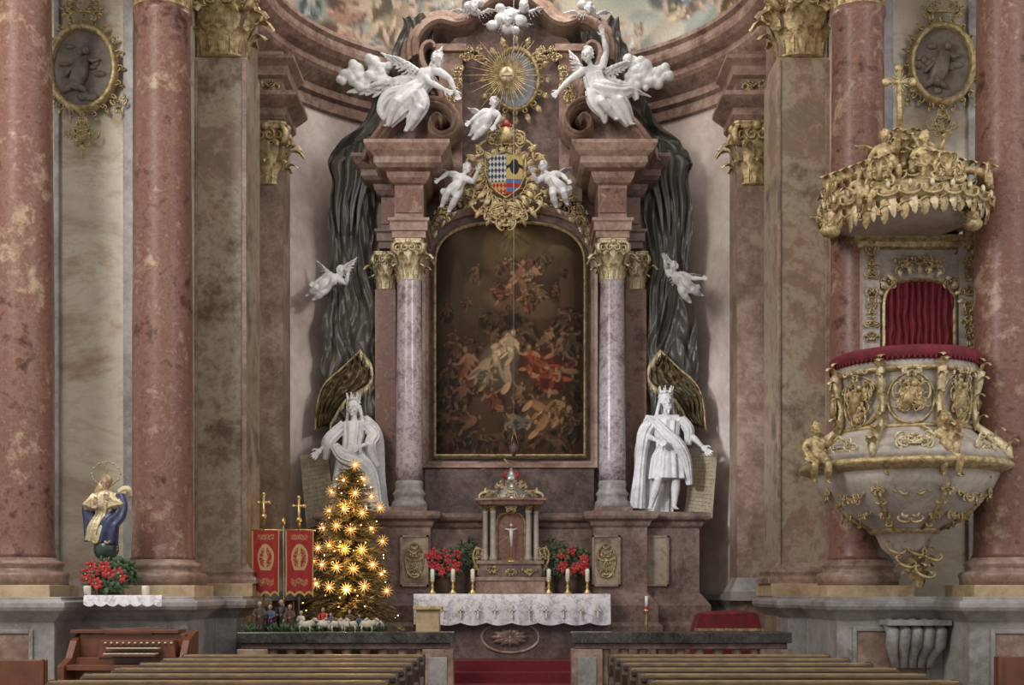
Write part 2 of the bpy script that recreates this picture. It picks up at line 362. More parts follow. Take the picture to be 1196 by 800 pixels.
def fig(name, D, J, hp, m='white_marble', vox=.014, fat=1., face=(0, -1, 0), cloth=(), wings=(), crown=False, legs=True, arms=True, parent=None, extra=None, seed=1, dyy=0, fold=.12, nf=9, beard=False, long=False):
    s = M(name); h = hp*D/F; K = {}
    for k, v in J.items(): K[k] = P(v[0], v[1], D, (v[2] if len(v) > 2 else 0)+dyy)
    sL, sR, pel, hd = K['sL'], K['sR'], K['pel'], K['head']; sh = (sL+sR)/2; f = fat
    s.tube([pel-(sh-pel)*.12, pel, pel.lerp(sh, .4), pel.lerp(sh, .75), sh, sh.lerp(hd, .3)],
           [(.3*h*f, .28*h*f), (.46*h*f, .38*h*f), (.40*h*f, .34*h*f), (.5*h*f, .38*h*f), (.46*h, .28*h*f), (.18*h, .17*h)], m, 14)
    s.tube([sL, sh, sR], [.22*h*f, .25*h, .22*h*f], m, 10); s.tube([sh, hd-V((0, 0, .2*h))], [.2*h, .17*h], m, 10)
    head(s, hd, h, face, m, True, seed, beard, long)
    if arms:
        for g in 'LR':
            a, e, w = K['s'+g], K['e'+g], K['w'+g]
            s.tube([a, a.lerp(e, .5), e, e.lerp(w, .35), w], [.22*h*f, .21*h*f, .15*h*f, .165*h*f, .10*h*f], m, 10)
            hand(s, w, w-e, h*1.05, m, 1 if g == 'L' else -1)
    if legs:
        for g, sg in (('L', -1), ('R', 1)):
            k, a = K['k'+g], K['a'+g]; hp_ = pel+(sR-sL).normalized()*sg*.2*h
            s.tube([hp_, hp_.lerp(k, .5), k, k.lerp(a, .35), a], [.35*h*f, .33*h*f, .21*h*f, .24*h*f, .12*h*f], m, 12)
            d = K.get('t'+g, a+V((sg*.1*h, -.5*h, -.15*h)))-a
            s.tube([a-d*.2, a+d*.4, a+d], [(.12*h, .1*h), (.15*h, .1*h), (.12*h, .06*h)], m, 8, ref=V((0, 0, 1)))
            for i in range(5): o = d.cross(V((0, 0, 1))).normalized()*(i-2)*.055*h; s.ell(a+d*1.02+o, (.035*h, .06*h, .035*h), m, None, 6, 5)
    for i, cl in enumerate(cloth):
        s.cloth(D, cl, m, fold, nf, 96, i*1.3, dyy)
        s.cloth(D, [(a, b, c, d*.96, e*.96) for a, b, c, d, e in cl], m, fold*.8, int(nf*.6), 96, i*2.3, dyy, -.05)
    for w in wings: wing(s, D, *w, m, dy=.12+dyy)
    if crown:
        c = hd+V((0, 0, .42*h)); s.lathe([(.3*h, 0), (.36*h, .12*h), (.3*h, .14*h)], c, m, 16)
        for i in range(7):
            a = i*2*pi/7; o = V((cos(a), sin(a), 0)); s.tube([c+o*.33*h, c+o*.42*h+V((0, 0, .34*h))], [.1*h, .04*h], m, 6); s.ell(c+o*.42*h+V((0, 0, .38*h)), .06*h, m, None, 6, 5)
    if extra: extra(s, K, h)
    return s.obj(parent, vox)
# ------------------------------------------------------------------ painted surfaces
def blend(c, x, y, BL):
    for (bx, by, rx, ry, ca, sa, mr, bc) in BL:
        dx = x-bx
        if dx > mr or dx < -mr: continue
        dy = y-by
        if dy > mr or dy < -mr: continue
        u = (dx*ca+dy*sa)/rx; v = (-dx*sa+dy*ca)/ry; d = u*u+v*v
        if d < 1.3:
            k = min(1, (1.3-d)/.6)*.92; sh = 1-.35*(v*.6+u*.4)
            c = (c[0]*(1-k)+bc[0]*sh*k, c[1]*(1-k)+bc[1]*sh*k, c[2]*(1-k)+bc[2]*sh*k)
    return c
def bl(x, y, rx, ry, an, c): return (x, y, rx, ry, cos(an), sin(an), 1.15*max(rx, ry), c)
def pfig(B, x, y, s, a, skin, robe, rr, flipy=1):
    def L(u, v): return x+(u*cos(a)-v*sin(a))*s, y+(u*sin(a)+v*cos(a))*s*flipy
    def st(p, q, w, c):
        (x0, y0), (x1, y1) = L(*p), L(*q); B.append(bl((x0+x1)/2, (y0+y1)/2, math.hypot(x1-x0, y1-y0)/2+w*s*.3, w*s, math.atan2(y1-y0, x1-x0), c))
    dk = tuple(q*.4 for q in robe); lt = tuple(min(.8, q*1.6+.01) for q in robe)
    B.append(bl(*L(.05, .15), .45*s, .58*s, a, tuple(q*.35 for q in robe)))
    for i in range(2): e = rr.uniform(.15, .5)*(1 if i else -1); st((.1*(1 if i else -1), .1), (e, .45), .13, robe); st((e, .45), (e+rr.uniform(-.2, .3), .75), .08, skin)
    st((0, -.35), (0, .15), .19, robe if rr.random() < .6 else skin)
    for i in range(10):
        u = rr.uniform(-.32, .32); v = rr.uniform(-.25, .45); d = rr.uniform(-.25, .25); st((u, v), (u+d, v+rr.uniform(.12, .35)), rr.uniform(.03, .07), rr.choice((dk, lt, robe)))
    for g in (-1, 1): e = (g*rr.uniform(.2, .4), rr.uniform(-.35, 0)); st((g*.12, -.3), e, .07, skin); st(e, (e[0]+rr.uniform(-.25, .3)*g, e[1]+rr.uniform(-.3, .15)), .05, skin)
    hx, hy = L(rr.uniform(-.06, .06), -.55); B.append(bl(hx, hy-.02*s, .125*s, .13*s, 0, tuple(q*.3 for q in skin))); B.append(bl(hx+.02*s, hy+.015*s*flipy, .085*s, .105*s, 0, skin))
# ------------------------------------------------------------------ ROOM
CAPZ = 9.14
s = M('floor'); s.box(-9, 9, -3, 16, -.2, 0, 'floor_stone'); s.box(-9, 9, 16, 23, -.2, .15, 'floor_stone'); s.obj()
HP = [(0, 0), (.12, 0), (.12, .25), (.04, .32), (.04, 1.28), (.08, 1.32), (.14, 1.38), (.2, 1.42), (.22, 1.46), (.22, 1.52), (.16, 1.54), (.16, 1.58), (-.3, 1.58)]
def mirror(path): return [(-x, y) for x, y in reversed(path)]
for sg, nm in ((-1, 'left'), (1, 'right')):
    s = M('wall_'+nm)
    a, b = sorted((sg*9, sg*4.45)); s.box(a, b, 16.5, 17.6, 0, 14.5, 'beige_marble')
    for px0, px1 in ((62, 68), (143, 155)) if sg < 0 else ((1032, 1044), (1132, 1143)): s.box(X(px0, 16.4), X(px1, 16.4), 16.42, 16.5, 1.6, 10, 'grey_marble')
    a, b = sorted((sg*4.46, sg*3.72)); s.box(a, b, 17.3, 18.2, 0, CAPZ, 'green_beige_marble')
    s.box(a+.03, b-.03, 17.3, 18.2, CAPZ, 12, 'rose_marble')
    for q in ((a, a+.05), (b-.07, b)): s.box(q[0], q[1], 17.27, 17.3, 1.9, CAPZ-.05, 'rose_marble')
    a, b = sorted((sg*9, sg*4.2)); s.box(a, b, 17.6, 18.6, 0, 14.5, 'pink_wall')
    a, b = sorted((sg*4.8, sg*9.5)); s.box(a, b, 15.2, 17.3, 10.2, 14.5, 'rose_marble')
    s.obj(None, None, .01)
    s = M('trim_dado_'+nm)
    pth = [(-9, 14.35), (-5.35, 14.35), (-5.35, 15.25), (-4.05, 15.25), (-4.05, 16.75), (-3.78, 16.75), (-3.78, 18.3)]
    if sg > 0: pth = mirror(pth)
    s.sweep(pth, HP, 'grey_marble')
    s.add([(x, y+.02, 1.575) for x, y in pth]+[(sg*9, 17.5, 1.575)], [tuple(range(8))], 'grey_marble', False)
    for x0, x1, y in ((-6.7, -5.6, 14.31), (-5.1, -4.25, 15.21)):
        x0, x1 = sorted((x0*sg*-1, x1*sg*-1))
        s.box(x0, x1, y-.015, y+.1, .45, 1.15, 'rose_marble')
        for a, b, c, d in ((x0, x1, 1.15, 1.2), (x0, x1, .4, .45), (x0-.05, x0, .4, 1.2), (x1, x1+.05, .4, 1.2)): s.box(a, b, y-.035, y+.1, c, d, 'grey_marble')
    for cx, cy in ((5.97, 15.0), (4.53 if sg < 0 else 4.50, 16.0)):
        s.box(sg*cx-.55, sg*cx+.55, cy-.55, cy+.45, 1.57, 1.72, 'tan_plinth')
    s.box(*sorted((sg*4.6, sg*3.6)), 17.1, 18.2, 1.57, 1.75, 'tan_plinth')
    s.sweep([(sg*4.09-.37, 18), (sg*4.09-.37, 17.3), (sg*4.09+.37, 17.3), (sg*4.09+.37, 18)], [(.16, 1.75), (.16, 1.82), (.1, 1.86), (.12, 1.92), (.05, 1.97), (.0, 2.05), (0, 1.75)], 'rose_marble')
    s.obj(None, None, .01)
    s = M('trim_capital_'+nm); s.capital(V((sg*4.09, 17.45, CAPZ)), .345, .98, 'gilding', 1.05, .7); s.obj()
cols = [(-5.97, 15.0), (X(190, 16), 16.0), (X(1002, 16), 16.0), (6.02, 15.0)]
for i, (cx, cy) in enumerate(cols):
    s = M('marble_column'); r = .385 if i != 2 else .36
    s.lathe([(r*1.42, 1.72), (r*1.42, 1.79), (r*1.46, 1.83), (r*1.42, 1.87), (r*1.24, 1.89), (r*1.2, 1.93), (r*1.3, 1.96), (r*1.28, 2.0), (r*1.1, 2.02), (r*1.08, 2.05)], (cx, cy, 0), 'rose_marble', 48)
    s.lathe([(r*1.08, 2.05), (r*1.02, 2.1), (r, 2.3), (r*.99, 5), (r*.9, 9.02), (r*.97, 9.06), (r*.97, CAPZ)], (cx, cy, 0), 'red_marble', 48)
    s.capital(V((cx, cy, CAPZ)), r*.92, 1.05, 'gilding')
    s.obj()
# apse
A0, B0, YC = 4.25, 3.8, 18.4
def ap(t, off=0): return ((A0-off)*cos(t), YC+(B0-off)*sin(t))
NP = 72
s = M('wall_apse'); pts = [ap(pi-pi*i/NP) for i in range(NP+1)]
s.add([(x, y, z) for x, y in pts for z in (0, 10.2)], [(2*i, 2*i+2, 2*i+3, 2*i+1) for i in range(NP)], 'pink_wall'); s.obj()
s = M('cornice_apse')
s.sweep(pts, [(0, 9.75), (.06, 9.78), (.06, 9.95), (.12, 10.0), (.12, 10.12), (.2, 10.2), (.3, 10.3), (.34, 10.36), (.34, 10.46), (.44, 10.52), (.52, 10.6), (.54, 10.66), (.54, 10.75), (.60, 10.8), (.60, 10.86), (.1, 10.9)], 'cornice_marble')
s.obj()
s = M('trim_dado_apse'); s.sweep(pts, [(-.02, .15), (.2, .15), (.2, .4), (.12, .45), (.12, 1.38), (.18, 1.44), (.26, 1.5), (.26, 1.6), (0, 1.64)], 'grey_marble'); s.obj()
rr = random.Random(11); BL = []
for i in range(130):
    BL.append(bl(rr.uniform(0, pi), rr.uniform(0, 1.0), rr.uniform(.05, .14), rr.uniform(.03, .08), rr.uniform(-.5, .5), rr.choice([(.52, .47, .38), (.42, .34, .25), (.58, .51, .40), (.34, .36, .33), (.48, .36, .28)])))
for i in range(75):
    pfig(BL, rr.uniform(0, pi), rr.uniform(.05, .75), rr.uniform(.12, .22), rr.uniform(-1.4, 1.4), (.52, .40, .30), rr.choice([(.38, .23, .17), (.30, .20, .11), (.50, .40, .28), (.24, .27, .27), (.42, .30, .22), (.5, .46, .4), (.36, .28, .2)]), rr, -1)
s = M('ceiling'); s.cols = []; NA, NE = 420, 75; vs = []
for j in range(NE+1):
    e = (j/NE)**1.3*pi/2
    for i in range(NA+1):
        a = pi*i/NA; x = (A0+.1)*cos(e)*cos(a); y = YC+(B0+.1)*cos(e)*sin(a); z = 10.85+3.6*sin(e); vs.append((x, y, z))
        n = noise.noise(V((x*1.3, y*1.3, z*1.6))); g = max(0, min(1, .5+n)); c0 = tuple(p*(1-g)+q*g for p, q in zip((.28, .33, .28), (.52, .47, .36)))
        s.cols.append(blend(c0, a, e, BL))
s.add(vs, [(j*(NA+1)+i, j*(NA+1)+i+1, (j+1)*(NA+1)+i+1, (j+1)*(NA+1)+i) for j in range(NE) for i in range(NA)], 'fresco_paint'); s.obj()
s = M('wall_chancel_arch'); po = [(-9, 12), (-3.72, 12)]+[(-3.72*cos(pi*i/24), 12+2.4*sin(pi*i/24)) for i in range(1, 24)]+[(3.72, 12), (9, 12), (9, 15), (-9, 15)]
s.prism(po, 17.35, 18.45, 'rose_marble'); s.obj()
for sg in (-1, 1):
    s = M('trim_pilaster_apse'); px0, px1 = (291, 330) if sg < 0 else (861, 904); D = 18.85
    x0, x1 = X(px0, D), X(px1, D); z = lambda y: Z(y, D)
    s.box(x0, x1, D, 19.5, .15, 9.9, 'rose_marble')
    s.sweep([(x0, 19.4), (x0, D), (x1, D), (x1, 19.4)], [(-.05, 1.5), (.12, 1.5), (.12, 1.64), (.08, 1.7), (.0, 1.85)], 'grey_marble')
    s.capital(V(((x0+x1)/2, D+.12, z(216))), (x1-x0)*.47, .95, 'gilding', 1.0, .7)
    s.sweep([(x0, 19.6), (x0, D), (x1, D), (x1, 19.6)], [(.02, z(140)), (.08, z(136)), (.08, z(128)), (.2, z(122)), (.26, z(118)), (.26, z(113)), (.02, z(110)), (0, z(110))], 'cornice_marble')
    s.sweep([(x0, 19.6), (x0, D), (x1, D), (x1, 19.6)], [(.0, z(92)), (.08, z(90)), (.1, z(80)), (.2, z(74)), (.2, z(70)), (0, z(66))], 'cornice_marble')
    s.orn(V(((x0+x1)/2, D-.03, z(100))), .2, .16, 'gilding', 5, 5, .018)
    s.obj()
# side wall medallions
for px, py, rx, ry in ((98, 81, 42, 54), (1099, 76, 40, 50)):
    D = 16.40; s = M('oval_relief_medallion'); k = D/F; c = P(px, py, D); n = 48
    el = [(c.x+rx*k*.86*cos(2*pi*i/n), c.z+ry*k*.86*sin(2*pi*i/n)) for i in range(n)]
    s.prism(el, D-.03, D+.09, 'relief_grey')
    s.sweep(el, [(-.02, .03), (-.02, .1), (.015, .13), (.05, .1), (.07, .03)], 'gilding', lambda a, b, h: (a, D-h, b), True, False, True)
    for i in range(20):
        a = 2*pi*i/20; o = V((cos(a)*rx*k, 0, sin(a)*ry*k)); o2 = V((cos(a+.29)*rx*k, 0, sin(a+.29)*ry*k))
        s.scr(c+o*1.03+V((0, -.05, 0)), c+o2*1.08+V((0, -.05, 0)), 'gilding', .014, 'C', -1); s.fleaf(c+o*1.0, o*.2, .03, 'gilding')
    s.orn(c+V((0, -.05, -ry*k*1.28)), rx*k*.62, ry*k*.26, 'gilding', 8, 3, .015); s.orn(c+V((0, -.05, ry*k*1.2)), rx*k*.85, ry*k*.24, 'gilding', 9, 8, .016)
    s.orn(c+V((0, -.05, -ry*k*1.6)), rx*k*.2, ry*k*.16, 'gilding', 4, 5, .013); s.fleaf(c+V((0, -.03, -ry*k*1.6)), V((0, 0, -.22)), .035, 'gilding')
    for sg in (-1, 1): s.orn(c+V((sg*rx*k*1.0, -.05, -ry*k*.75)), .1, .14, 'gilding', 4, 6, .013)
    rr = random.Random(px)
    for i in range(16):
        a = rr.uniform(0, 2*pi); q = rr.uniform(0, .7); s.ell(c+V((cos(a)*q*rx*k, -.03, sin(a)*q*ry*k)), (rr.uniform(.04, .1), .04, rr.uniform(.03, .07)), 'relief_grey')
    s.tube([c+V((-.12, -.05, -.28)), c+V((-.04, -.07, -.1)), c+V((.02, -.08, .12))], [(.08, .05), (.12, .06), (.08, .05)], 'relief_grey', 14, .2, 5); s.ell(c+V((.06, -.09, .22)), (.05, .05, .062), 'relief_grey')
    for g in (-1, 1): s.tube([c+V((0.02, -.08, .12)), c+V((g*.15, -.07, .02+.06*g)), c+V((g*.24, -.06, .12*g))], [.035, .03, .02], 'relief_grey'); s.tube([c+V((-.1, -.06, -.2)), c+V((g*.15-.1, -.05, -.32))], [.06, .03], 'relief_grey')
    s.obj()
# ------------------------------------------------------------------ HIGH ALTAR
alt = empty('high_altar', (0, 20, .15))
def part(n): return M(n)
s = part('predella_steps')
for i in range(3): s.box(-2.9+.3*i, 2.9-.3*i, 17.5+.35*i, 21.5, .15+.15*i, .30+.15*i, 'altar_dark')
s.obj(alt, None, .01)
s = M('red_carpet')
pf = [(16.25, .16)]
for i in range(3): pf += [(17.47+.35*i, .165+.15*i), (17.47+.35*i, .315+.15*i)]
pf += [(18.80, .615)]
n = len(pf); s.add([(x, y, z) for y, z in pf for x in (-.92, .92)], [(2*i, 2*i+1, 2*i+3, 2*i+2) for i in range(n-1)], 'red_carpet', False)
s.obj()
s = part('pedestals')
path = [(-3.0, 21.3), (-3.0, 19.6), (-2.12, 19.6), (-2.12, 19.35), (-1.28, 19.35), (-1.28, 19.85), (1.28, 19.85), (1.28, 19.35), (2.12, 19.35), (2.12, 19.6), (2.98, 19.6), (2.98, 21.3)]
s.sweep(path, [(.22, .6), (.22, 1.1), (.16, 1.16), (.16, 1.42), (.1, 1.5), (.04, 1.58), (0, 1.62), (0, 2.64), (.04, 2.68), (.06, 2.74), (.14, 2.78), (.16, 2.82), (.16, 2.88), (.1, 2.9), (-.0, 2.9)], 'altar_marble')
s.add([(x, y, 2.895) for x, y in path], [tuple(range(len(path)))], 'altar_marble', False)
for px, D in ((484, 19.3), (708, 19.3), (765, 19.55), (430, 19.55)):
    c = P(px, 655, D); w, h = (.22, .40)
    for a, b, cc, d in ((-w, w, h-.03, h), (-w, w, -h, -h+.03), (-w, -w+.03, -h, h), (w-.03, w, -h, h)): s.box(c.x+a, c.x+b, D-.02, D+.08, c.z+cc, c.z+d, 'cornice_marble')
    s.box(c.x-w+.03, c.x+w-.03, D, D+.06, c.z-h+.03, c.z+h-.03, 'green_beige_marble')
    if px in (484, 708):
        n = 28; el = [(c.x+.13*cos(2*pi*i/n), c.z+.25*sin(2*pi*i/n)) for i in range(n)]; s.sweep(el, [(0, 0), (0, .03), (.015, .04), (.03, 0)], 'gilding', lambda a, b, h: (a, D-h, b), True, False, True)
        s.orn(c+V((0, -.02, 0)), .14, .28, 'gilding', 7, 4, .010)
s.obj(alt, None, .008)
s = part('retable_back'); D = 20.6
ol = [(434, 602), (434, 215), (470, 185), (512, 160), (508, 70), (530, 45), (560, 30), (595, 14), (632, 30), (662, 45), (684, 70), (680, 160), (722, 185), (758, 215), (758, 602)]
s.prism([(X(a, D), Z(b, D)) for a, b in ol], 20.6, 21.0, 'altar_marble')
s.prism([(X(a, D), Z(b, D)) for a, b in ((496, 602), (496, 285), (520, 250), (550, 236), (595, 230), (640, 236), (670, 250), (694, 285), (694, 602))], 20.5, 20.62, 'altar_marble')
s.box(X(496, 20.4), X(694, 20.4), 20.36, 20.62, Z(602, 20.4), Z(548, 20.4), 'altar_dark')
s.sweep([(X(500, 20.4), Z(540, 20.4)), (X(560, 20.4), Z(540, 20.4)), (X(570, 20.4), Z(551, 20.4)), (X(622, 20.4), Z(551, 20.4)), (X(632, 20.4), Z(540, 20.4)), (X(692, 20.4), Z(540, 20.4))], [(-.02, 0), (-.02, .1), (.03, .14), (.06, .1), (.06, 0)], 'cornice_marble', lambda a, b, h: (a, 20.5-h, b))
s.obj(alt, None, .01)
def archpts(x0, x1, ybot, yspring, ytop, D, n=28):
    cx = (x0+x1)/2; a = (x1-x0)/2; b = yspring-ytop; pt = [(x0, ybot)]
    for i in range(n+1):
        t = pi-pi*i/n; cc = cos(t); ss = sin(t); pt.append((cx+a*(abs(cc)**.75)*(1 if cc > 0 else -1), yspring-b*(abs(ss)**.75)))
    pt.append((x1, ybot)); return [(X(a, D), Z(b, D)) for a, b in pt]
D = 20.42; fr = archpts(508, 683, 532, 312, 260, D)
s = part('gilded_frame')
s.sweep(list(reversed(fr)), [(-.02, .0), (-.02, .1), (.005, .12), (.035, .08), (.035, 0)], 'gilding', lambda a, b, h: (a, 20.5-h, b), True, False)
s.sweep(list(reversed(fr)), [(.035, .0), (.035, .08), (.055, .07), (.055, 0)], 'altar_dark', lambda a, b, h: (a, 20.5-h, b), True, False)
fr2 = archpts(499, 692, 541, 305, 246, D)
s.sweep(list(reversed(fr2)), [(-.02, .0), (-.02, .08), (.03, .14), (.08, .16), (.1, .1), (.1, 0)], 'cornice_marble', lambda a, b, h: (a, 20.5-h, b), True, False)
for i in range(15):
    t = pi-pi*(i+.5)/15; c = V((X(595.5, D)+1.36*cos(t), 20.34, Z(300, D)+.98*sin(t)))
    o = V((cos(t), 0, sin(t))); tg = V((sin(t), 0, -cos(t)))
    if sin(t) > .25: s.scr(c-tg*.13, c+tg*.13, 'gilding', .016, 'C', -1); s.fleaf(c, o*.14, .04, 'gilding'); s.fleaf(c-o*.05, tg*.14, .03, 'pale_gilding')
s.obj(alt)
rr = random.Random(5)
PB = [bl(597, 280, 64, 30, 0, (.07, .048, .028)), bl(600, 296, 36, 34, 0, (.12, .085, .045)), bl(602, 284, 18, 16, 0, (.20, .15, .08)), bl(598, 272, 9, 7, 0, (.46, .36, .20)),
 bl(645, 305, 26, 20, .3, (.10, .075, .05)), bl(655, 295, 14, 8, .3, (.15, .11, .07)), bl(540, 300, 22, 30, .2, (.07, .05, .035)), bl(560, 350, 26, 30, .2, (.085, .06, .04)), bl(610, 355, 44, 16, .2, (.14, .09, .055)), bl(534, 345, 7, 44, 0, (.08, .058, .04)), bl(662, 340, 9, 38, 0, (.12, .075, .048)), bl(600, 515, 70, 9, 0, (.09, .055, .035)), bl(655, 505, 24, 6, 0, (.15, .095, .06)), bl(540, 500, 20, 12, 0, (.05, .03, .02)), bl(595, 440, 80, 50, 0, (.055, .032, .022)), bl(600, 470, 60, 30, 0, (.075, .045, .03))]
SK = (.36, .225, .14)
for i in range(10):
    a = rr.uniform(.6, 2.5); L = rr.uniform(20, 50); PB.append(bl(598+cos(a)*L*.6, 270+sin(a)*L*.6, L*.4, 1.2, a, (.14, .10, .055)))
for i in range(60):
    x = rr.uniform(514, 678); y = rr.uniform(365, 522); q = rr.uniform(.3, .65)
    pfig(PB, x, y, rr.uniform(14, 28), rr.uniform(-1.2, 1.2), tuple(v*q for v in (.24, .14, .085)), tuple(v*q for v in rr.choice([(.14, .08, .05), (.17, .065, .04), (.10, .07, .045), (.17, .11, .065), (.10, .07, .05)])), rr)
for i in range(14): pfig(PB, rr.uniform(545, 660), rr.uniform(290, 360), rr.uniform(10, 18), rr.uniform(-1.2, 1.2), (.15, .10, .06), rr.choice([(.10, .07, .04), (.13, .06, .04), (.11, .085, .055)]), rr)
for x, y, sz, a, sk, rb in ((605, 322, 30, .3, SK, (.24, .13, .085)), (596, 308, 15, -.8, SK, (.14, .09, .06)), (622, 318, 18, .9, SK, (.22, .16, .105)), (588, 342, 18, 1.3, (.26, .16, .1), (.16, .07, .045)), (628, 340, 18, -.5, (.26, .16, .1), (.17, .11, .07)), (612, 345, 13, .4, SK, (.2, .1, .06)),
    (532, 408, 24, .1, (.18, .10, .06), (.09, .05, .035)), (548, 425, 32, -.2, (.28, .16, .10), (.18, .08, .045)), (560, 445, 26, .5, (.22, .13, .08), (.13, .065, .04)), (540, 460, 26, .2, (.18, .1, .07), (.08, .045, .03)),
    (583, 418, 48, .45, (.50, .34, .23), (.36, .29, .215)), (594, 404, 30, .2, (.55, .39, .27), (.40, .32, .23)), (568, 440, 22, 1.0, SK, (.20, .165, .125)),
    (655, 405, 28, .1, (.28, .17, .11), (.14, .08, .055)), (668, 398, 26, -.1, (.22, .14, .09), (.11, .07, .05)), (640, 396, 22, .3, (.3, .18, .11), (.18, .10, .06)), (668, 425, 20, .6, (.28, .17, .11), (.16, .08, .055)),
    (633, 430, 44, -.8, (.36, .2, .12), (.32, .07, .04)), (622, 420, 28, -.3, (.38, .22, .13), (.28, .08, .045)), (646, 440, 26, .9, SK, (.22, .05, .03)),
    (606, 458, 20, .3, (.26, .16, .1), (.17, .10, .06)), (578, 466, 22, -.4, (.24, .14, .09), (.15, .06, .04)), (620, 470, 18, 1.0, (.22, .14, .09), (.11, .07, .045)),
    (642, 482, 40, 1.35, (.46, .29, .17), (.32, .19, .11)), (652, 476, 22, .6, (.4, .25, .15), (.20, .12, .07)), (612, 493, 24, 1.45, SK, (.14, .135, .13)), (596, 492, 16, .4, (.3, .2, .13), (.22, .19, .15)), (665, 492, 20, .2, (.2, .13, .08), (.12, .07, .045)), (660, 372, 20, .5, (.2, .12, .08), (.12, .08, .05)), (548, 492, 24, 1.2, (.18, .1, .065), (.1, .055, .035))):
    pfig(PB, x, y, sz, a, sk, rb, rr)
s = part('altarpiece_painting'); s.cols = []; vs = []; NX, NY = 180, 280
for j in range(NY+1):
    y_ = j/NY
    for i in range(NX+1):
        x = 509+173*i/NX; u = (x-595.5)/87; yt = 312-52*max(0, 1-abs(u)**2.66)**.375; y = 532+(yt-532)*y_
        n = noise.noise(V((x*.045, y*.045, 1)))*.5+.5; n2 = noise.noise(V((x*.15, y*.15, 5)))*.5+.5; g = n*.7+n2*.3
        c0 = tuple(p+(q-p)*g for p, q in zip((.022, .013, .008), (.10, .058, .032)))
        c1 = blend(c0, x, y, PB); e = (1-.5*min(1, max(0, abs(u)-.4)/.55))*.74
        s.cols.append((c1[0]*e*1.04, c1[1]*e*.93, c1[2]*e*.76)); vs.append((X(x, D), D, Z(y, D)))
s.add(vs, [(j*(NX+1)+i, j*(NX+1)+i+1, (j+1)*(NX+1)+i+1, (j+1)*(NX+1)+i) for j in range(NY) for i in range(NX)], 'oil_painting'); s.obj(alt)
def MX(px): return 1193-px
for sg in (-1, 1):
    mx = (lambda p: p) if sg < 0 else MX
    s = part('altar_column'); D = 19.75; c = P(mx(478), 600, D); k = D/F
    s.box(c.x-.3, c.x+.3, D-.3, D+.3, 2.9, 2.98, 'altar_marble')
    s.lz(mx(478), D, [(15.5, 562), (16.5, 566), (15.5, 570), (17, 574), (19.5, 577), (17.5, 580), (17.5, 584), (20, 587), (21, 591), (20, 594)], 'grey_marble', 40)
    s.lz(mx(478), D, [(14.2, 328), (13.8, 331), (15.5, 450), (15.8, 540), (15.5, 562)], 'lilac_marble', 40)
    s.capital(V((c.x, D, Z(330, D))), 14*k, 47*k, 'pale_gilding'); s.obj(alt)
    s = part('altar_pilaster'); D = 20.25; x0, x1 = sorted((X(mx(438), D), X(mx(462), D)))
    s.box(x0, x1, D, 20.7, 2.9, Z(338, D), 'red_marble'); s.box(x0-.06, x1+.06, D-.06, 20.7, 2.9, 3.05, 'altar_marble')
    s.capital(V(((x0+x1)/2, D+.1, Z(338, D))), (x1-x0)*.45, 45*k, 'pale_gilding', 1, .8)
    s.obj(alt)
    s = part('entablature'); D = 19.75
    zz = lambda y: Z(y, D)
    for (p0, p1, yf, yb, up) in ((461, 497, 19.5, 20.6, 0), (441, 470, 20.1, 20.7, 6)):
        x0, x1 = sorted((X(mx(p0), D), X(mx(p1), D)))
        pr = [(0, zz(283)), (.02, zz(283)), (.02, zz(276)), (.05, zz(275)), (.05, zz(266)), (.08, zz(264)), (.08, zz(261)), (-.02, zz(259)), (-.02, zz(222)), (.03, zz(220)), (.08, zz(215)), (.1, zz(209)), (.22, zz(207)), (.28, zz(203)), (.28, zz(196)), (.36, zz(191)), (.42, zz(184)), (.42, zz(180)), (.1, zz(176))]
        s.sweep([(x0, yf), (x1, yf), (x1, yb), (x0, yb)], pr, 'cornice_marble' if up == 0 else 'altar_marble', closed=True)
        s.box(x0+.04, x1-.04, yf-.01, yf+.1, zz(254), zz(226), 'red_marble')
    for w, dp, dy in ((.13, .34, 0), (.07, .42, 0), (.17, .24, .1)):
        key = [(428, 196), (436, 176), (450, 155), (468, 138), (488, 128), (508, 124), (524, 130), (533, 143), (530, 158), (517, 164), (506, 158), (505, 147), (513, 142), (519, 148)]
        pts = [P(mx(a), b, 20.0, dy) for a, b in catm(key, 4)]
        N = len(pts); s.tube(pts, [(w*(1-.55*(i/N)), dp) for i in range(N)], 'cornice_marble', 12)
    s.prism([(X(mx(a), 20.2), Z(b, 20.2)) for a, b in ((440, 180), (460, 152), (485, 136), (512, 130), (512, 180))], 20.0, 20.7, 'altar_marble')
    s.box(*sorted((X(mx(513), 20.3), X(mx(540), 20.3))), 20.3, 20.7, Z(235, 20.3), Z(62, 20.3), 'cornice_marble')
    s.box(*sorted((X(mx(508), 20.3), X(mx(545), 20.3))), 20.2, 20.7, Z(62, 20.3), Z(54, 20.3), 'cornice_marble')
    s.scr(P(mx(500), 128, 20.3), P(mx(508), 60, 20.3), 'cornice_marble', .07, 'S', sg, .2)
    s.obj(alt, None, .008)
    s = part('gilded_festoon')
    for i in range(10): t = i/9; s.orn(P(mx(545-25*t+8*sin(t*6)), 205+50*t, 20.1), .13, .10, 'gilding', 4, 30+i, .016)
    for i in range(8): t = i/7; s.orn(P(mx(545+16*t), 68-8*sin(t*3), 20.2), .1, .09, 'gilding', 3, 50+i, .016)
    for i in range(6): s.orn(P(mx(536-2*i), 80+9*i, 20.15), .10, .09, 'gilding', 3, 70+i, .016)
    s.obj(alt)
s = part('crown_cornice')
cp = [(488, 72), (488, 52), (500, 36), (516, 30), (534, 34), (548, 30), (560, 18), (576, 6), (597, 0), (617, 6), (633, 18), (645, 30), (659, 34), (677, 30), (693, 36), (705, 52), (705, 72)]
pw = [(X(a, 20.4), Z(b, 20.4)) for a, b in catm(cp, 4)]
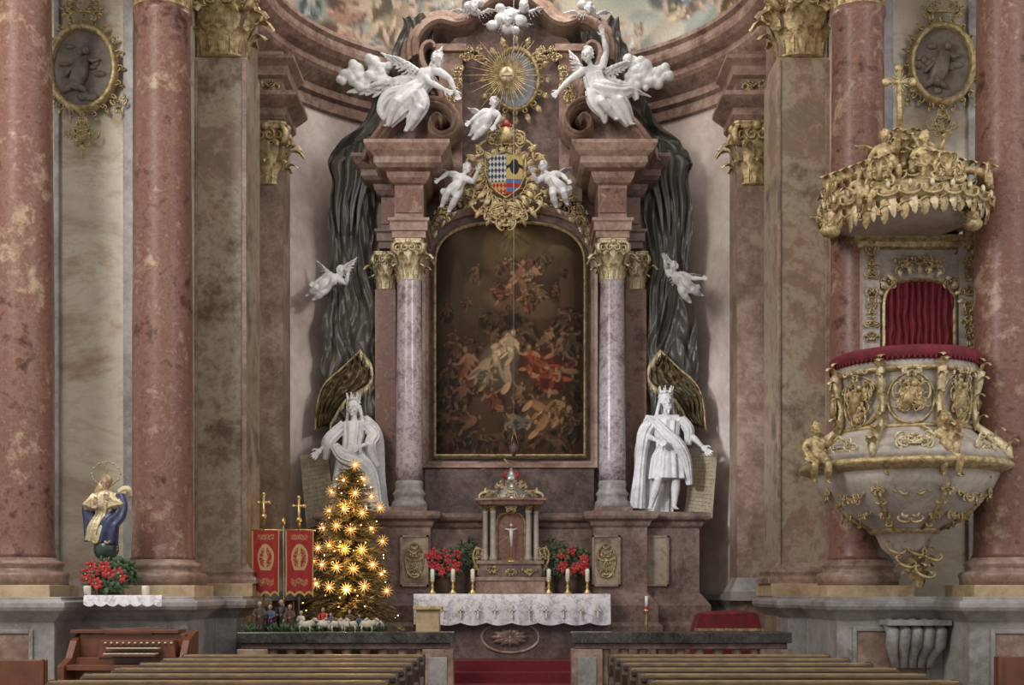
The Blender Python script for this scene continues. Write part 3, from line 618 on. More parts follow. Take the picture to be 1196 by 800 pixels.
s.sweep(list(reversed(pw)), [(.28, 0), (.28, .15), (.2, .2), (.16, .3), (.1, .34), (.06, .45), (-.02, .5), (-.05, .42), (-.05, -.5)], 'cornice_marble', lambda a, b, h: (a, 20.6-h, b))
s.obj(alt)
s = part('gilded_glory'); D = 20.1; c = P(592, 88, D)
for i in range(56):
    a = 2*pi*i/56; L = (.72, .45, .62, .38)[i % 4]; o = V((cos(a), 0, sin(a)))
    s.tube([c+o*.1, c+o*L], [(.016, .014), (.005, .005)], 'gilding', 4)
s.ell(c+V((0, -.02, 0)), (.13, .07, .13), 'pale_gilding', None, 16, 10); s.prism([(c.x+.10*cos(q), c.z+.10*sin(q)) for q in (pi/2, pi/2+2*pi/3, pi/2+4*pi/3)], D-.12, D-.05, 'gilding')
cw = P(602, 94, D+.3); el = [(cw.x+.34*cos(2*pi*i/32), cw.z+.46*sin(2*pi*i/32)) for i in range(32)]
s.prism(el, D+.3, D+.4, 'glass_pale'); s.sweep(el, [(0, 0), (0, .1), (.04, .13), (.07, .1), (.07, 0)], 'gilding', lambda a, b, h: (a, D+.32-h, b), True, False, True)
for i in range(16):
    a = 2*pi*i/16; o = V((cos(a)*.46, 0, sin(a)*.58)); o2 = V((cos(a+.36)*.46, 0, sin(a+.36)*.58))
    s.scr(cw+o+V((0, -.05, 0)), cw+o2+V((0, -.05, 0)), 'gilding', .02, 'C', -1); s.fleaf(cw+o, o*.35, .05, 'gilding')
s.obj(alt)
s = part('glory_clouds')
for px, py, r in ((575, 30, 9), (585, 22, 10), (596, 18, 12), (608, 24, 10), (593, 34, 9), (602, 36, 7), (548, 8, 9), (560, 3, 8), (555, 14, 7), (690, 12, 8), (680, 6, 8), (612, 10, 8), (584, 10, 8)):
    s.ell(P(px, py, 20.0), (r*.011, .1, r*.009), 'white_marble', None, 10, 8)
for px, py in ((593, 24), (553, 8), (612, 6), (688, 10)): head(s, P(px, py, 19.88), .17, (0, -1, -.3), 'white_marble', True, px); wing(s, 19.95, (px-5, py+5), (px-20, py-2), (-.3, 1), 'white_marble', 7); wing(s, 19.95, (px+5, py+5), (px+20, py-2), (.3, 1), 'white_marble', 7)
s.obj(alt, .012)
s = part('coat_of_arms'); D = 19.95; c = P(591, 205, D)
sh = [(568, 180), (577, 184), (591, 178), (605, 184), (613, 180), (613, 205), (606, 220), (591, 231), (576, 220), (568, 205)]
s.prism([(X(a, D), Z(b, D)) for a, b in sh], D, D+.12, 'gilding')
shp = [(X(a, D), Z(b, D)) for a, b in sh]; s.sweep(list(reversed(shp)), [(0, 0), (0, .05), (.02, .06), (.035, 0)], 'gilding', lambda a, b, h: (a, D-h, b), True, False)
for i in range(22):
    a = 2*pi*i/22; rx, rz = .60, .62; o = V((cos(a)*rx, 0, sin(a)*rz-.08)); o2 = V((cos(a+.34)*rx, 0, sin(a+.34)*rz-.08))
    s.scr(c+o+V((0, -.03, 0)), c+o2+V((0, -.03, 0)), 'gilding', .022, 'C' if i % 2 else 'S', 1); s.fleaf(c+o*.95, o*.34, .05, 'gilding')
    s.scr(c+o*.66, c+o2*.84, 'gilding', .018, 'C', -1); s.fleaf(c+o*.62, o*.35, .05, 'gilding')
s.orn(c+V((0, -.05, .62)), .36, .18, 'gilding', 9, 9, .018); s.orn(c+V((0, -.05, -.66)), .32, .24, 'gilding', 9, 12, .018)
s.lz(591, D, [(0, 144), (3, 147), (9, 152), (12, 158), (14, 163), (10, 169)], 'gilding', 16, fold=.1, nf=8); s.lz(591, D-.02, [(0, 139), (3, 141), (6, 146), (6, 150)], 'poinsettia_red', 16); s.obj(alt)
s = part('shield_field'); s.cols = []; vs = []; NX = 84
for j in range(NX+1):
    y = 182+46*j/NX
    hw = 20 if y < 205 else 20*math.sqrt(max(0, 1-((y-205)/25)**2))
    for i in range(NX+1):
        x = 590.5+hw*(2*i/NX-1)
        loz = (int((x+y*.6)/4.2) + int((x-y*.6+400)/4.2)) % 2
        if x < 591: c_ = ((.50, .48, .42) if loz else (.03, .05, .10)) if y < 214 else ((.30, .025, .02) if loz else (.42, .30, .1))
        else:
            d = math.hypot((x-601)/5.5, (y-196)/9); c_ = (.02, .02, .02) if d < 1 or abs(y-192-abs(x-601)*.5) < 2 else (.42, .32, .12)
            if y > 210: c_ = (.30, .03, .025) if (int((y-210)/5)) % 2 else (.08, .13, .28)
        s.cols.append(c_); vs.append((X(x, D), D-.03-.03*cos((x-591)/20*1.5), Z(y, D)))
s.add(vs, [(j*(NX+1)+i, j*(NX+1)+i+1, (j+1)*(NX+1)+i+1, (j+1)*(NX+1)+i) for j in range(NX) for i in range(NX)], 'oil_painting'); s.obj(alt)
# ------------------------------------------------------------------ curtains
for sg in (-1, 1):
    mx = (lambda p: p) if sg < 0 else (lambda p: 1192-p)
    def rw(l): return [((mx(a[0]), a[1]), (mx(b[0]), b[1])) for a, b in l]
    cu = empty('altar_curtain', (sg*2.6, 20.4, 5))
    s = M('stone_drapery')
    s.sheet(rw([((470, 22), (512, 20)), ((462, 55), (506, 70)), ((446, 100), (500, 120)), ((420, 148), (470, 160)), ((390, 180), (444, 190)), ((384, 215), (437, 240)), ((386, 300), (437, 330)), ((380, 370), (438, 400)), ((376, 430), (440, 450)), ((372, 498), (440, 502))]), 'dark_curtain', 20.42, 140, 260, .07, 2.2, thick=.04, crump=1.25, seed=sg, edge=8)
    for i in range(4):
        a = [(404+i*9, 184-i*8), (396+i*12, 192-i*3), (398+i*10, 212), (394+i*9, 240), (396+i*7, 275)]
        s.tube([P(mx(x), y, 20.33) for x, y in catm(a, 4)], [(q, q*.9) for q in [r_[0] for r_ in catm([(.06,), (.11,), (.08,), (.05,), (.01,)], 4)]], 'dark_curtain', 24, .2, 4, ph=i)
    s.obj(cu)
    s = M('gilded_fringe')
    s.sheet(rw([((408, 424), (421, 410)), ((393, 438), (431, 430)), ((381, 452), (428, 448)), ((374, 470), (402, 466)), ((370, 500), (384, 494))]), 'gold_cloth', 20.27, 120, 90, .06, 4.5, thick=.02, crump=1.1, seed=4, edge=4)
    E_ = catm([(421, 410), (435, 430), (430, 450), (404, 467), (386, 496)], 18)
    for i, (x, y) in enumerate(E_): s.tube([P(mx(x), y-2, 20.2), P(mx(x-1+sin(i)), y+8+2*sin(i*2.3), 20.2)], [.008, .012], 'pale_gilding', 4)
    E_ = catm([(421, 410), (400, 430), (384, 444), (375, 458), (371, 478), (369, 501)], 10)
    for i, (x, y) in enumerate(E_): s.tube([P(mx(x), y-2, 20.22), P(mx(x-3), y+4, 20.22)], [.012, .01], 'gilding', 4)
    s.obj(cu)
# ------------------------------------------------------------------ sculpture
fig('statue_of_queen', 19.75, dict(head=(413, 476), sL=(402, 496), sR=(426, 496), pel=(413, 532), eL=(388, 513, -.05), wL=(376, 526, -.12), eR=(438, 516, -.05), wR=(424, 524, -.3)), 20, fat=1.1,
    cloth=[[(413, 494, -.02, 13, 8), (413, 506, -.03, 12, 9), (412, 520, -.02, 11, 9), (411, 535, 0, 16, 12), (411, 565, 0, 21, 15), (413, 600, 0, 27, 18)],
      [(415, 488, .14, 12, 5), (422, 510, .16, 22, 6), (427, 555, .16, 20, 7), (430, 600, .14, 22, 8)],
      [(392, 522, -.12, 5, 4), (403, 534, -.22, 8, 6), (420, 540, -.24, 10, 7), (434, 556, -.14, 8, 6), (440, 592, -.06, 7, 6)],
      [(403, 496, -.02, 6, 5), (392, 507, -.05, 7, 6), (384, 518, -.08, 7, 6), (380, 536, 0, 4, 3)], [(426, 496, -.02, 6, 5), (437, 508, -.05, 7, 6), (434, 521, -.15, 6, 5), (440, 545, -.02, 4, 3)]],
    crown=True, legs=False, face=(-.35, -1, -.1), fold=.13, nf=10, vox=.009, long=True)
fig('statue_of_king', 19.75, dict(head=(778, 468), sL=(764, 489), sR=(793, 489), pel=(779, 528), eL=(752, 508, -.08), wL=(765, 517, -.28), eR=(807, 509, -.05), wR=(819, 522, -.1), kL=(767, 562, -.2), kR=(789, 560, -.08), aL=(759, 592, -.12), aR=(787, 592, -.04)), 20, fat=1.12,
    cloth=[[(779, 492, -.04, 14, 9), (778, 506, -.05, 14, 10), (779, 522, -.04, 12, 10), (779, 536, -.05, 17, 13), (779, 560, -.06, 20, 14)],
      [(775, 486, .12, 18, 5), (770, 520, .18, 24, 6), (765, 560, .18, 22, 7), (760, 600, .16, 26, 8)],
      [(764, 494, -.12, 5, 4), (776, 508, -.22, 6, 4), (790, 522, -.22, 7, 5), (800, 540, -.14, 6, 5), (805, 566, -.04, 4, 4)],
      [(762, 492, -.05, 7, 6), (752, 508, -.10, 8, 6), (748, 540, -.04, 6, 5), (744, 594, 0, 9, 7)], [(794, 490, -.03, 6, 5), (804, 503, -.05, 6, 5), (803, 520, 0, 4, 3)]],
    crown=True, face=(.25, -1, -.1), beard=True, fold=.13, nf=10, vox=.009, long=True)
for nm, c4, D in (('inscribed_tablet', ((350, 532), (383, 528), (392, 608), (358, 618)), 20.0), ('inscribed_tablet', ((806, 530), (838, 528), (832, 606), (800, 600)), 20.0)):
    s = M(nm); s.prism([(X(a, D), Z(b, D)) for a, b in c4], D, D+.12, 'tablet_stone')
    for i in range(16):
        t = (i+1)/17; a = [c4[0][k]+(c4[3][k]-c4[0][k])*t for k in (0, 1)]; b = [c4[1][k]+(c4[2][k]-c4[1][k])*t for k in (0, 1)]
        for j in range(7):
            u0 = .08+j*.12; u1 = u0+R.uniform(.05, .1); p0 = P(a[0]+(b[0]-a[0])*u0, a[1]+(b[1]-a[1])*u0, D, -.002); p1 = P(a[0]+(b[0]-a[0])*u1, a[1]+(b[1]-a[1])*u1, D, -.002); s.tube([p0, p1], .005, 'inscription', 4)
    s.obj(None, None, .008)
fig('angel_statue', 19.75, dict(head=(512, 73, -.1), sL=(492, 84), sR=(513, 88, -.15), pel=(482, 112), eL=(503, 102, -.2), wL=(520, 112, -.25), eR=(526, 98, -.2), wR=(532, 112, -.2), kL=(464, 126, -.25), kR=(492, 136, -.28), aL=(453, 150, -.1), aR=(474, 156, -.1)), 17, face=(.6, -.8, -.2), fat=1.3, fold=.14, nf=8, vox=.011,
    cloth=[[(503, 90, -.02, 9, 7), (493, 101, -.03, 10, 8), (480, 115, -.1, 14, 10), (466, 130, -.12, 12, 9), (452, 144, -.02, 8, 6)], [(488, 114, -.16, 10, 7), (493, 128, -.2, 9, 7), (484, 142, -.14, 8, 6), (478, 153, -.05, 4, 4)], [(482, 108, .02, 6, 5), (468, 106, .05, 8, 5), (452, 112, .08, 8, 5), (444, 126, .08, 5, 4), (448, 138, .06, 2, 2)]],
    wings=(((494, 90), (440, 92), (-.1, .6)), ((488, 80), (462, 62), (-.6, .5)), ((500, 80), (508, 58), (.4, .4))))
fig('angel_statue', 19.75, dict(head=(686, 68, -.1), sL=(681, 83), sR=(703, 80), pel=(700, 108), eL=(664, 97, -.1), wL=(652, 112, -.2), eR=(708, 62, -.05), wR=(704, 46, -.1), kL=(702, 128, -.28), kR=(724, 124, -.25), aL=(720, 144, -.15), aR=(737, 148, -.1)), 17, face=(-.5, -1, -.2), fat=1.3, fold=.14, nf=8, vox=.011,
    cloth=[[(692, 88, -.02, 11, 8), (697, 102, -.03, 12, 9), (710, 116, -.12, 15, 10), (724, 130, -.12, 12, 9), (736, 146, -.02, 6, 5)], [(692, 106, -.14, 8, 6), (708, 112, -.2, 10, 7), (724, 112, -.14, 9, 6), (738, 106, 0, 6, 4), (744, 116, .03, 3, 2)], [(690, 108, -.12, 7, 6), (694, 124, -.16, 8, 6), (704, 136, -.12, 6, 5), (706, 146, -.06, 2, 2)]],
    wings=(((702, 88), (738, 96), (.3, .8)), ((704, 82), (730, 68), (.7, .4)), ((684, 84), (674, 62), (-.5, .3))))
for cl in (((405, 88), (416, 82), (428, 90), (438, 82), (424, 98), (446, 96), (412, 93), (436, 72), (446, 80), (420, 90)), ((742, 84), (752, 78), (764, 86), (774, 84), (748, 96), (760, 98), (736, 96), (738, 72), (730, 104), (756, 90))):
    s = M('marble_cloud'); rr = random.Random(3)
    for a, b in cl:
        s.ell(P(a, b, 20.05, rr.uniform(-.05, .1)), (rr.uniform(.11, .16), .11, rr.uniform(.08, .12)), 'white_marble')
        for i in range(4): s.ell(P(a+rr.uniform(-9, 9), b+rr.uniform(-7, 7), 20.0), rr.uniform(.05, .09), 'white_marble')
    s.obj(None, .016)
putti = [(dict(head=(577, 122), sL=(567, 131), sR=(579, 133), pel=(567, 145), eL=(558, 138, -.05), wL=(550, 146, -.1), eR=(584, 140, -.05), wR=(578, 150, -.1), kL=(557, 152, -.12), kR=(565, 157, -.15), aL=(549, 160, 0), aR=(552, 166, -.05)), (.2, -1, -.3), (((566, 134), (554, 124), (-.5, .8)),)),
 (dict(head=(546, 198), sL=(532, 205), sR=(545, 210), pel=(533, 222), eL=(522, 204), wL=(514, 213, -.1), eR=(553, 214), wR=(558, 204, -.1), kL=(523, 230, -.15), kR=(533, 236, -.15), aL=(516, 243), aR=(524, 249)), (.5, -1, .1), (((533, 206), (518, 196), (-.5, .8)),)),
 (dict(head=(634, 196), sL=(634, 208), sR=(648, 204), pel=(650, 219), eL=(627, 214), wL=(622, 206, -.1), eR=(657, 206), wR=(662, 214, -.1), kL=(645, 232, -.15), kR=(658, 230, -.15), aL=(650, 244), aR=(662, 240)), (-.5, -1, .1), (((647, 204), (660, 194), (.5, .8)),)),
 (dict(head=(399, 318), sL=(385, 321), sR=(396, 327), pel=(380, 334), eL=(377, 326), wL=(370, 333, -.1), eR=(405, 332), wR=(408, 322, -.1), kL=(370, 340, -.15), kR=(378, 345, -.1), aL=(360, 346), aR=(366, 351)), (.3, -1, -.2), (((390, 324), (404, 306), (.5, .6)), ((388, 324), (376, 308), (-.5, .6)))),
 (dict(head=(786, 313), sL=(783, 324), sR=(796, 321), pel=(799, 334), eL=(778, 316), wL=(775, 307, -.1), eR=(808, 326), wR=(817, 328, -.1), kL=(795, 345, -.12), kR=(808, 342, -.12), aL=(806, 354), aR=(819, 346)), (-.4, -1, -.3), (((792, 324), (786, 304), (-.4, .6)), ((797, 322), (812, 318), (.6, .7))))]
for i, (J, fc, w) in enumerate(putti):
    g = 1 if i in (2, 4) else -1; px_, py_ = J['pel']
    fig('putto_statue', 19.75 if i < 3 else 20.0, J, 12.5, fat=1.45, face=fc, wings=w, vox=.010, seed=i, dyy=-.05, nf=6,
        cloth=[[(px_-6*g, py_-9, -.08, 3, 3), (px_, py_, -.12, 6, 5), (px_+9*g, py_+5, -.06, 6, 4), (px_+17*g, py_+2, 0, 3, 3)]])
# ------------------------------------------------------------------ mensa
mz = Z(694, 19.0)
men = empty('altar_table', (0, 19.3, .6))
s = M('altar_block'); s.box(-1.25, 1.25, 18.95, 19.8, .6, mz-.08, 'altar_dark'); s.box(-1.42, 1.42, 18.82, 19.83, mz-.08, mz-.01, 'altar_marble')
c = V((X(596, 18.9), 18.92, Z(744, 18.9))); n = 28
s.sweep([(c.x+.42*cos(2*pi*i/n), c.z+.22*sin(2*pi*i/n)) for i in range(n)], [(0, 0), (0, .02), (.03, .03), (.05, 0)], 'cornice_marble', lambda a, b, h: (a, 18.95-h, b), True, False)
for i in range(12): a = i*pi/6; s.fleaf(c, V((cos(a)*.3, 0, sin(a)*.15)), .05, 'altar_marble')
s.ell(c, (.06, .03, .05), 'gilding'); s.obj(men, None, .01)
s = M('lace_altar_cloth'); vs = []; fs = []; N = 240; x0, x1 = -1.5, 1.5
rowz = [(19.8, 0), (18.8, 0), (18.77, -.02), (18.76, -.15), (18.755, -.3), (18.75, -.44)]
for j, (y, dz) in enumerate(rowz):
    for i in range(N+1):
        x = x0+(x1-x0)*i/N; w = sin(x*17+.6*sin(x*5)); e = .045*abs(sin(x*8)) if j == len(rowz)-1 else 0
        vs.append((x, y-(.045*w*max(0, -dz)/.44), mz+.006+dz-e*.9))
for j in range(len(rowz)-1):
    for i in range(N): a = j*(N+1)+i; fs.append((a, a+1, a+N+2, a+N+1))
s.add(vs, fs, 'lace')
for sg in (-1, 1): s.add([(sg*1.5, 19.8, mz), (sg*1.5, 18.8, mz), (sg*1.52, 18.76, mz-.44), (sg*1.52, 19.8, mz-.44)], [(0, 1, 2, 3)], 'lace', False)
for i in range(11):
    x = -1.3+.26*i; s.box(x-.010, x+.010, 18.69, 18.74, mz-.36, mz-.16, 'wax_white'); s.box(x-.045, x+.045, 18.69, 18.74, mz-.25, mz-.23, 'wax_white')
s.obj(men)
# tabernacle
tb = empty('tabernacle', (0, 19.5, mz)); D = 19.5
s = M('shrine'); z = lambda y: Z(y, D); x = lambda p: X(p, D)
s.box(x(556), x(636), D-.25, D+.35, z(693), z(676), 'cornice_marble'); s.box(x(560), x(632), D-.2, D+.35, z(676), z(657), 'altar_marble')
s.box(x(553), x(639), D-.28, D+.35, z(678), z(674), 'rose_marble'); s.box(x(557), x(635), D-.24, D+.35, z(659), z(655), 'rose_marble')
for q in (575, 597, 618): s.orn(V((x(q), D-.22, z(667))), .13, .07, 'gilding', 4, q, .01)
s.box(x(565), x(627), D+.1, D+.35, z(657), z(590), 'altar_marble')
for p in (567, 576, 617, 626):
    dy = -.08 if p in (576, 617) else .02
    s.lz(p, D, [(4.2, 597), (3.2, 600), (3.6, 648), (4.7, 652), (4.9, 655)], 'pulpit_white', 16, dy=dy); s.capital(V((x(p), D+dy, z(599))), 3.2*D/F, 10*D/F, 'gilding')
ar = archpts(581, 612, 657, 614, 600, D, 16); s.prism(ar, D-.02, D+.12, 'red_marble'); s.sweep(list(reversed(ar)), [(0, 0), (0, .05), (.02, .07), (.035, 0)], 'gilding', lambda a, b, h: (a, D-.02-h, b), True, False)
s.sweep([(x(562), D+.3), (x(562), D-.14), (x(582), D-.22), (x(611), D-.22), (x(631), D-.14), (x(631), D+.3)], [(-.05, z(590)), (.02, z(590)), (.05, z(587)), (.09, z(585)), (.09, z(583)), (-.3, z(580))], 'cornice_marble')
s.lz(597, D, [(0, 562), (7, 563), (13, 566), (18, 571), (21, 576), (25, 581), (28, 585)], 'silver', 48, dy=.05, sy=.9, fold=.06, nf=8)
for sg in (-1, 1):
    s.scr(P(597+sg*34, 583, D, -.05), P(597+sg*16, 568, D, -.05), 'pale_gilding', .03, 'S', -sg); s.scr(P(597+sg*40, 690, D), P(597+sg*34, 645, D), 'gilding', .022, 'S', sg)
    s.lz(597+sg*30, D, [(0, 569), (1.5, 571), (3, 576), (2, 580), (3, 584)], 'gilding', 12)
    for q in range(6): s.orn(P(597+sg*(36+1.5*sin(q)), 642+q*9, D, 0), .08, .08, 'gilding', 3, q, .011)
    for q in range(4): s.orn(P(597+sg*(8+6*q), 565+4.5*q, D, -.18), .07, .06, 'gilding', 3, q, .01)
s.orn(P(597, 577, D, -.26), .3, .09, 'pale_gilding', 7, 3, .012); s.orn(P(597, 594, D, -.16), .12, .06, 'gilding', 5, 4, .01)
s.lz(597, D, [(0, 543), (1.5, 545), (2.5, 549), (6, 553), (9, 557), (10, 561), (7, 565)], 'silver', 20, dy=.05)
s.obj(tb, None)
s = M('crucifix'); q = lambda a, b, dy=-.14: P(a, b, D, dy)
s.tube([q(597, 609), q(597, 652)], .016, 'brass', 6); s.tube([q(589, 619), q(605, 619)], .013, 'brass', 6)
s.tube([q(597, 618, -.17), q(597, 628, -.17), q(597.5, 640, -.17)], [.03, .025, .013], 'white_marble'); s.ell(q(597, 614, -.18), .024, 'white_marble')
for sg in (-1, 1): s.tube([q(597, 620, -.17), q(597+sg*7, 618, -.16)], [.014, .01], 'white_marble')
s.lz(597, D, [(2, 651), (8, 655), (9, 657)], 'brass', 14, dy=-.14); s.obj(tb)
s = M('flame_finial')
for sg in (-1, 1): s.tube([P(597+sg*7, 560, D, -.1), P(597+sg*8, 555, D, -.1), P(597+sg*4, 549, D, -.1)], [.02, .025, .008], 'poinsettia_red', 8)
s.tube([P(597, 546, D), P(589, 536, D), P(598, 540, D)], [.015, .012, .01], 'gilding'); s.obj(tb)
for px in (505, 529, 552, 641, 663, 686):
    s = M('candlestick'); D = 19.15
    s.lz(px, D, [(3.4, 678), (1.8, 680), (1.4, 683), (2.6, 686), (1.4, 688), (4.5, 691.5), (4.8, 693.5)], 'brass', 16)
    s.lz(px, D, [(.3, 664), (2.4, 665), (2.5, 679)], 'wax_white', 14); s.tube([P(px, 665, D), P(px, 662, D)], .004, 'black', 4); s.obj()
def flower(name, px, py, D, n, rx, ry, pot=None, rs=.09):
    s = M(name); rr = random.Random(px)
    for i in range(n):
        red = i % 5 == 0; k = 6; e = .95 if red else 1.1
        c = P(px+rr.uniform(-1, 1)*rx*e, py+rr.uniform(-1, 1)*ry*e, D, -.2 if red else rr.uniform(-.2, .1))
        for j in range(k):
            a = 2*pi*j/k+rr.random(); d = V((cos(a), -.3*rr.random(), sin(a)))*(rs if red else .11); s.fleaf(c, d, rs*.33 if red else .025, 'poinsettia_red' if red else 'leaf_green')
        if red: s.ell(c+V((0, -.03, 0)), .012, 'gilding', None, 6, 5)
        s.tube([c, P(px, py+ry+6, D)], .006, 'leaf_green', 4)
    if pot: s.lz(px, D, [(pot[0], pot[1]), (pot[0]*.8, pot[2])], 'brown_cloth', 16)
    s.obj()
flower('poinsettia_arrangement', 519, 657, 19.5, 60, 17, 13, (9, 664, 693)); flower('poinsettia_arrangement', 668, 656, 19.5, 60, 17, 13, (9, 664, 693))
for sg in (-1, 1):
    s = M('fir_garland')
    for i in range(70): c = P(597+sg*R.uniform(44, 58), R.uniform(632, 668), 19.75); a = R.uniform(0, 2*pi); s.fleaf(c, V((cos(a), -.3, sin(a)))*.12, .015, 'leaf_green')
    s.tube([P(597+sg*46, 640, 19.75), P(597+sg*50, 655, 19.75), P(597+sg*53, 694, 19.75)], .02, 'bark'); s.obj()
s = M('sanctuary_lamp'); D = 18.6
s.tube([P(600, 517, D), V((X(600, D), D, 12.9))], .005, 'silver', 5); s.lz(600, D, [(0, 516), (2, 518), (5, 521), (6, 524), (3, 530), (1, 533), (0, 535)], 'altar_dark', 16)
for a in range(3): o = V((cos(a*2.1)*.08, sin(a*2.1)*.08, 0)); s.tube([P(600, 522, D)+o, P(600, 500, D)], .003, 'brass', 4)
s.obj()
s = M('paschal_candle'); D = 17.9
s.lz(755, D, [(1.8, 696), (1.8, 712)], 'wax_white', 12); s.lz(755, D, [(2.2, 708), (2.4, 714)], 'poinsettia_red', 12); s.lz(755, D, [(5, 712), (2, 715), (1.2, 720), (2.5, 728), (1.2, 735), (1.4, 755), (8, 768.5), (9, 771)], 'brass', 16); s.obj()
s = M('draped_kneeler'); D = 17.3; s.prism([(X(a, D), Z(b, D)) for a, b in ((814, 718), (880, 717), (886, 738), (886, 812), (808, 812), (808, 738))], D-.3, D+.2, 'red_velvet')
s.ell(P(848, 717, D, -.05), (.42, .26, .05), 'red_velvet')
for i in range(50): xq = X(808+78*i/49, D); s.tube([V((xq, D-.31, Z(733, D))), V((xq, D-.31, Z(739, D)))], .008, 'gilding', 4)
s.obj()
# ------------------------------------------------------------------ Christmas tree
tr = empty('christmas_tree', (X(409, 18.15), 18.15, .15)); D = 18.15; cx = X(409, D)
zt, zb = Z(548, D), Z(728, D); s = M('trunk'); s.tube([V((cx, D, .3)), V((cx, D, zt))], [.06, .012], 'bark', 8); s.lathe([(.2, .3), (.24, .65)], (cx, D, 0), 'brown_cloth', 14); s.obj(tr)
s = M('fir_branches'); tips = []
for i in range(700):
    t = (i/700)**.85; z0 = zt-.02-(zt-zb)*t; L = (.10+.54*t**.6)*R.uniform(.6, 1.22); a = i*2.39996+R.uniform(-.2, .2)
    o = V((cos(a), sin(a), 0)); up = .35*(1-t)
    fp = lambda u: V((cx, D, z0))+o*(L*u)+V((0, 0, L*(.12*sin(u*2)-.22*u*u+up*u)))
    pts = [fp(u) for u in (0, .35, .7, 1)]
    s.tube(pts, [.009, .007, .005, .003], 'bark', 4); tips.append(pts[-1]); nn = int(16+60*L); vs = []; fs = []
    for j in range(nn):
        q = fp(R.uniform(.15, 1)); sd = V((-o.y, o.x, 0))*R.choice((-1, 1))
        d = (sd*R.uniform(.3, 1)+o*.7+V((0, 0, R.uniform(-.5, .6)))).normalized()*R.uniform(.05, .12); w = V((R.uniform(-1, 1), R.uniform(-1, 1), R.uniform(-1, 1)))*.007; k = len(vs)
        vs += [q-w, q+w, q+d]; fs.append((k, k+1, k+2))
    s.add(vs, fs, 'fir_needles', False)
s.obj(tr)
s = M('string_lights')
for i in range(80): p = R.choice(tips[20:]); s.ell(p+V((R.uniform(-.05, .05), -.02, R.uniform(-.05, .05))), .009, 'star_light', None, 6, 5)
s.obj(tr)
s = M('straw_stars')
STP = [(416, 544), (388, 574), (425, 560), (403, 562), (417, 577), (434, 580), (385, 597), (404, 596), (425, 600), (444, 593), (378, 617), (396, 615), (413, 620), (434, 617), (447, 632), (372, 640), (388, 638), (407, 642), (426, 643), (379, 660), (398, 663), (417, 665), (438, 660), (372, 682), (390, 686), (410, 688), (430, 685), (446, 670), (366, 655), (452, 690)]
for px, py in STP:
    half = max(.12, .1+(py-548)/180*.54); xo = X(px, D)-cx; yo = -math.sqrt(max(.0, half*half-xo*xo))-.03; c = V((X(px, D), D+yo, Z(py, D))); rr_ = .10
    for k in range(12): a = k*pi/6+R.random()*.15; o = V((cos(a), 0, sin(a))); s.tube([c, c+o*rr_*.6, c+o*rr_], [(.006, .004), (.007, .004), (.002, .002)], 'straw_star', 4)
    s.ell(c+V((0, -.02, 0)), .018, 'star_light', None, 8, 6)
s.obj(tr)
# ------------------------------------------------------------------ banners
for x0, x1, pp, ctop in ((295, 327, 308, 577), (334, 367, 349, 581)):
    e = empty('processional_banner', (X(pp, 17.4), 17.4, .15)); D = 17.4; s = M('banner_cloth'); s.cols = []; vs = []; NX, NY = 60, 110
    for j in range(NY+1):
        for i in range(NX+1):
            u = i/NX; v = j/NY; x = x0+(x1-x0)*u; yb = 697-4*abs(sin(u*3*pi)); y = 620+(yb-620)*v
            c_ = (.27, .028, .026); dx = (u-.5)/.28; dy = (v-.42)/.2; d = math.hypot(dx, dy)
            if .8 < d < 1.05 or d < .3 or (abs(dx) < .12 and d < 1) or u < .05 or u > .95 or v > .96: c_ = (.40, .27, .12)
            elif d < .8 and noise.noise(V((x*.6, y*.6, 0))) > .1: c_ = (.34, .19, .10)
            if abs(v-.80) < .05 and abs(u-.5) < .3 and noise.noise(V((x*.9, y*.9, 3))) > 0: c_ = (.34, .2, .1)
            if abs(v-.1) < .04 and abs(u-.5) < .3 and noise.noise(V((x*.9, y*.9, 8))) > 0: c_ = (.34, .2, .1)
            s.cols.append(c_); vs.append((X(x, D), D-.05+.02*sin(u*9+v*2), Z(y, D)))
    s.add(vs, [(j*(NX+1)+i, j*(NX+1)+i+1, (j+1)*(NX+1)+i+1, (j+1)*(NX+1)+i) for j in range(NY) for i in range(NX)], 'oil_painting'); s.obj(e)
    s = M('pole'); s.tube([V((X(pp, D), D, .15)), P(pp, ctop+28, D)], .016, 'wood_pew_dark', 8); s.tube([P(x0-2, 619, D), P(x1+2, 619, D)], .014, 'brass', 8)
    s.tube([P(pp, ctop, D), P(pp, ctop+38, D)], .02, 'brass', 8); s.tube([P(pp-6, ctop+10, D), P(pp+6, ctop+10, D)], .018, 'brass', 8)
    for a, b in ((0, 0), (-6, 10), (6, 10)): s.ell(P(pp+a, ctop+b, D), .03, 'brass', None, 8, 6)
    s.ell(P(pp, ctop+26, D), .045, 'brass'); s.obj(e)
s = M('processional_staff'); D = 17.6; s.tube([V((X(331, D), D, .3)), P(331, 608, D)], .013, 'silver', 8); s.lz(331, D, [(0, 604), (2, 606), (3, 610), (1, 614)], 'brass', 10); s.tube([P(325, 620, D), P(337, 620, D)], .012, 'brass', 8); s.obj()
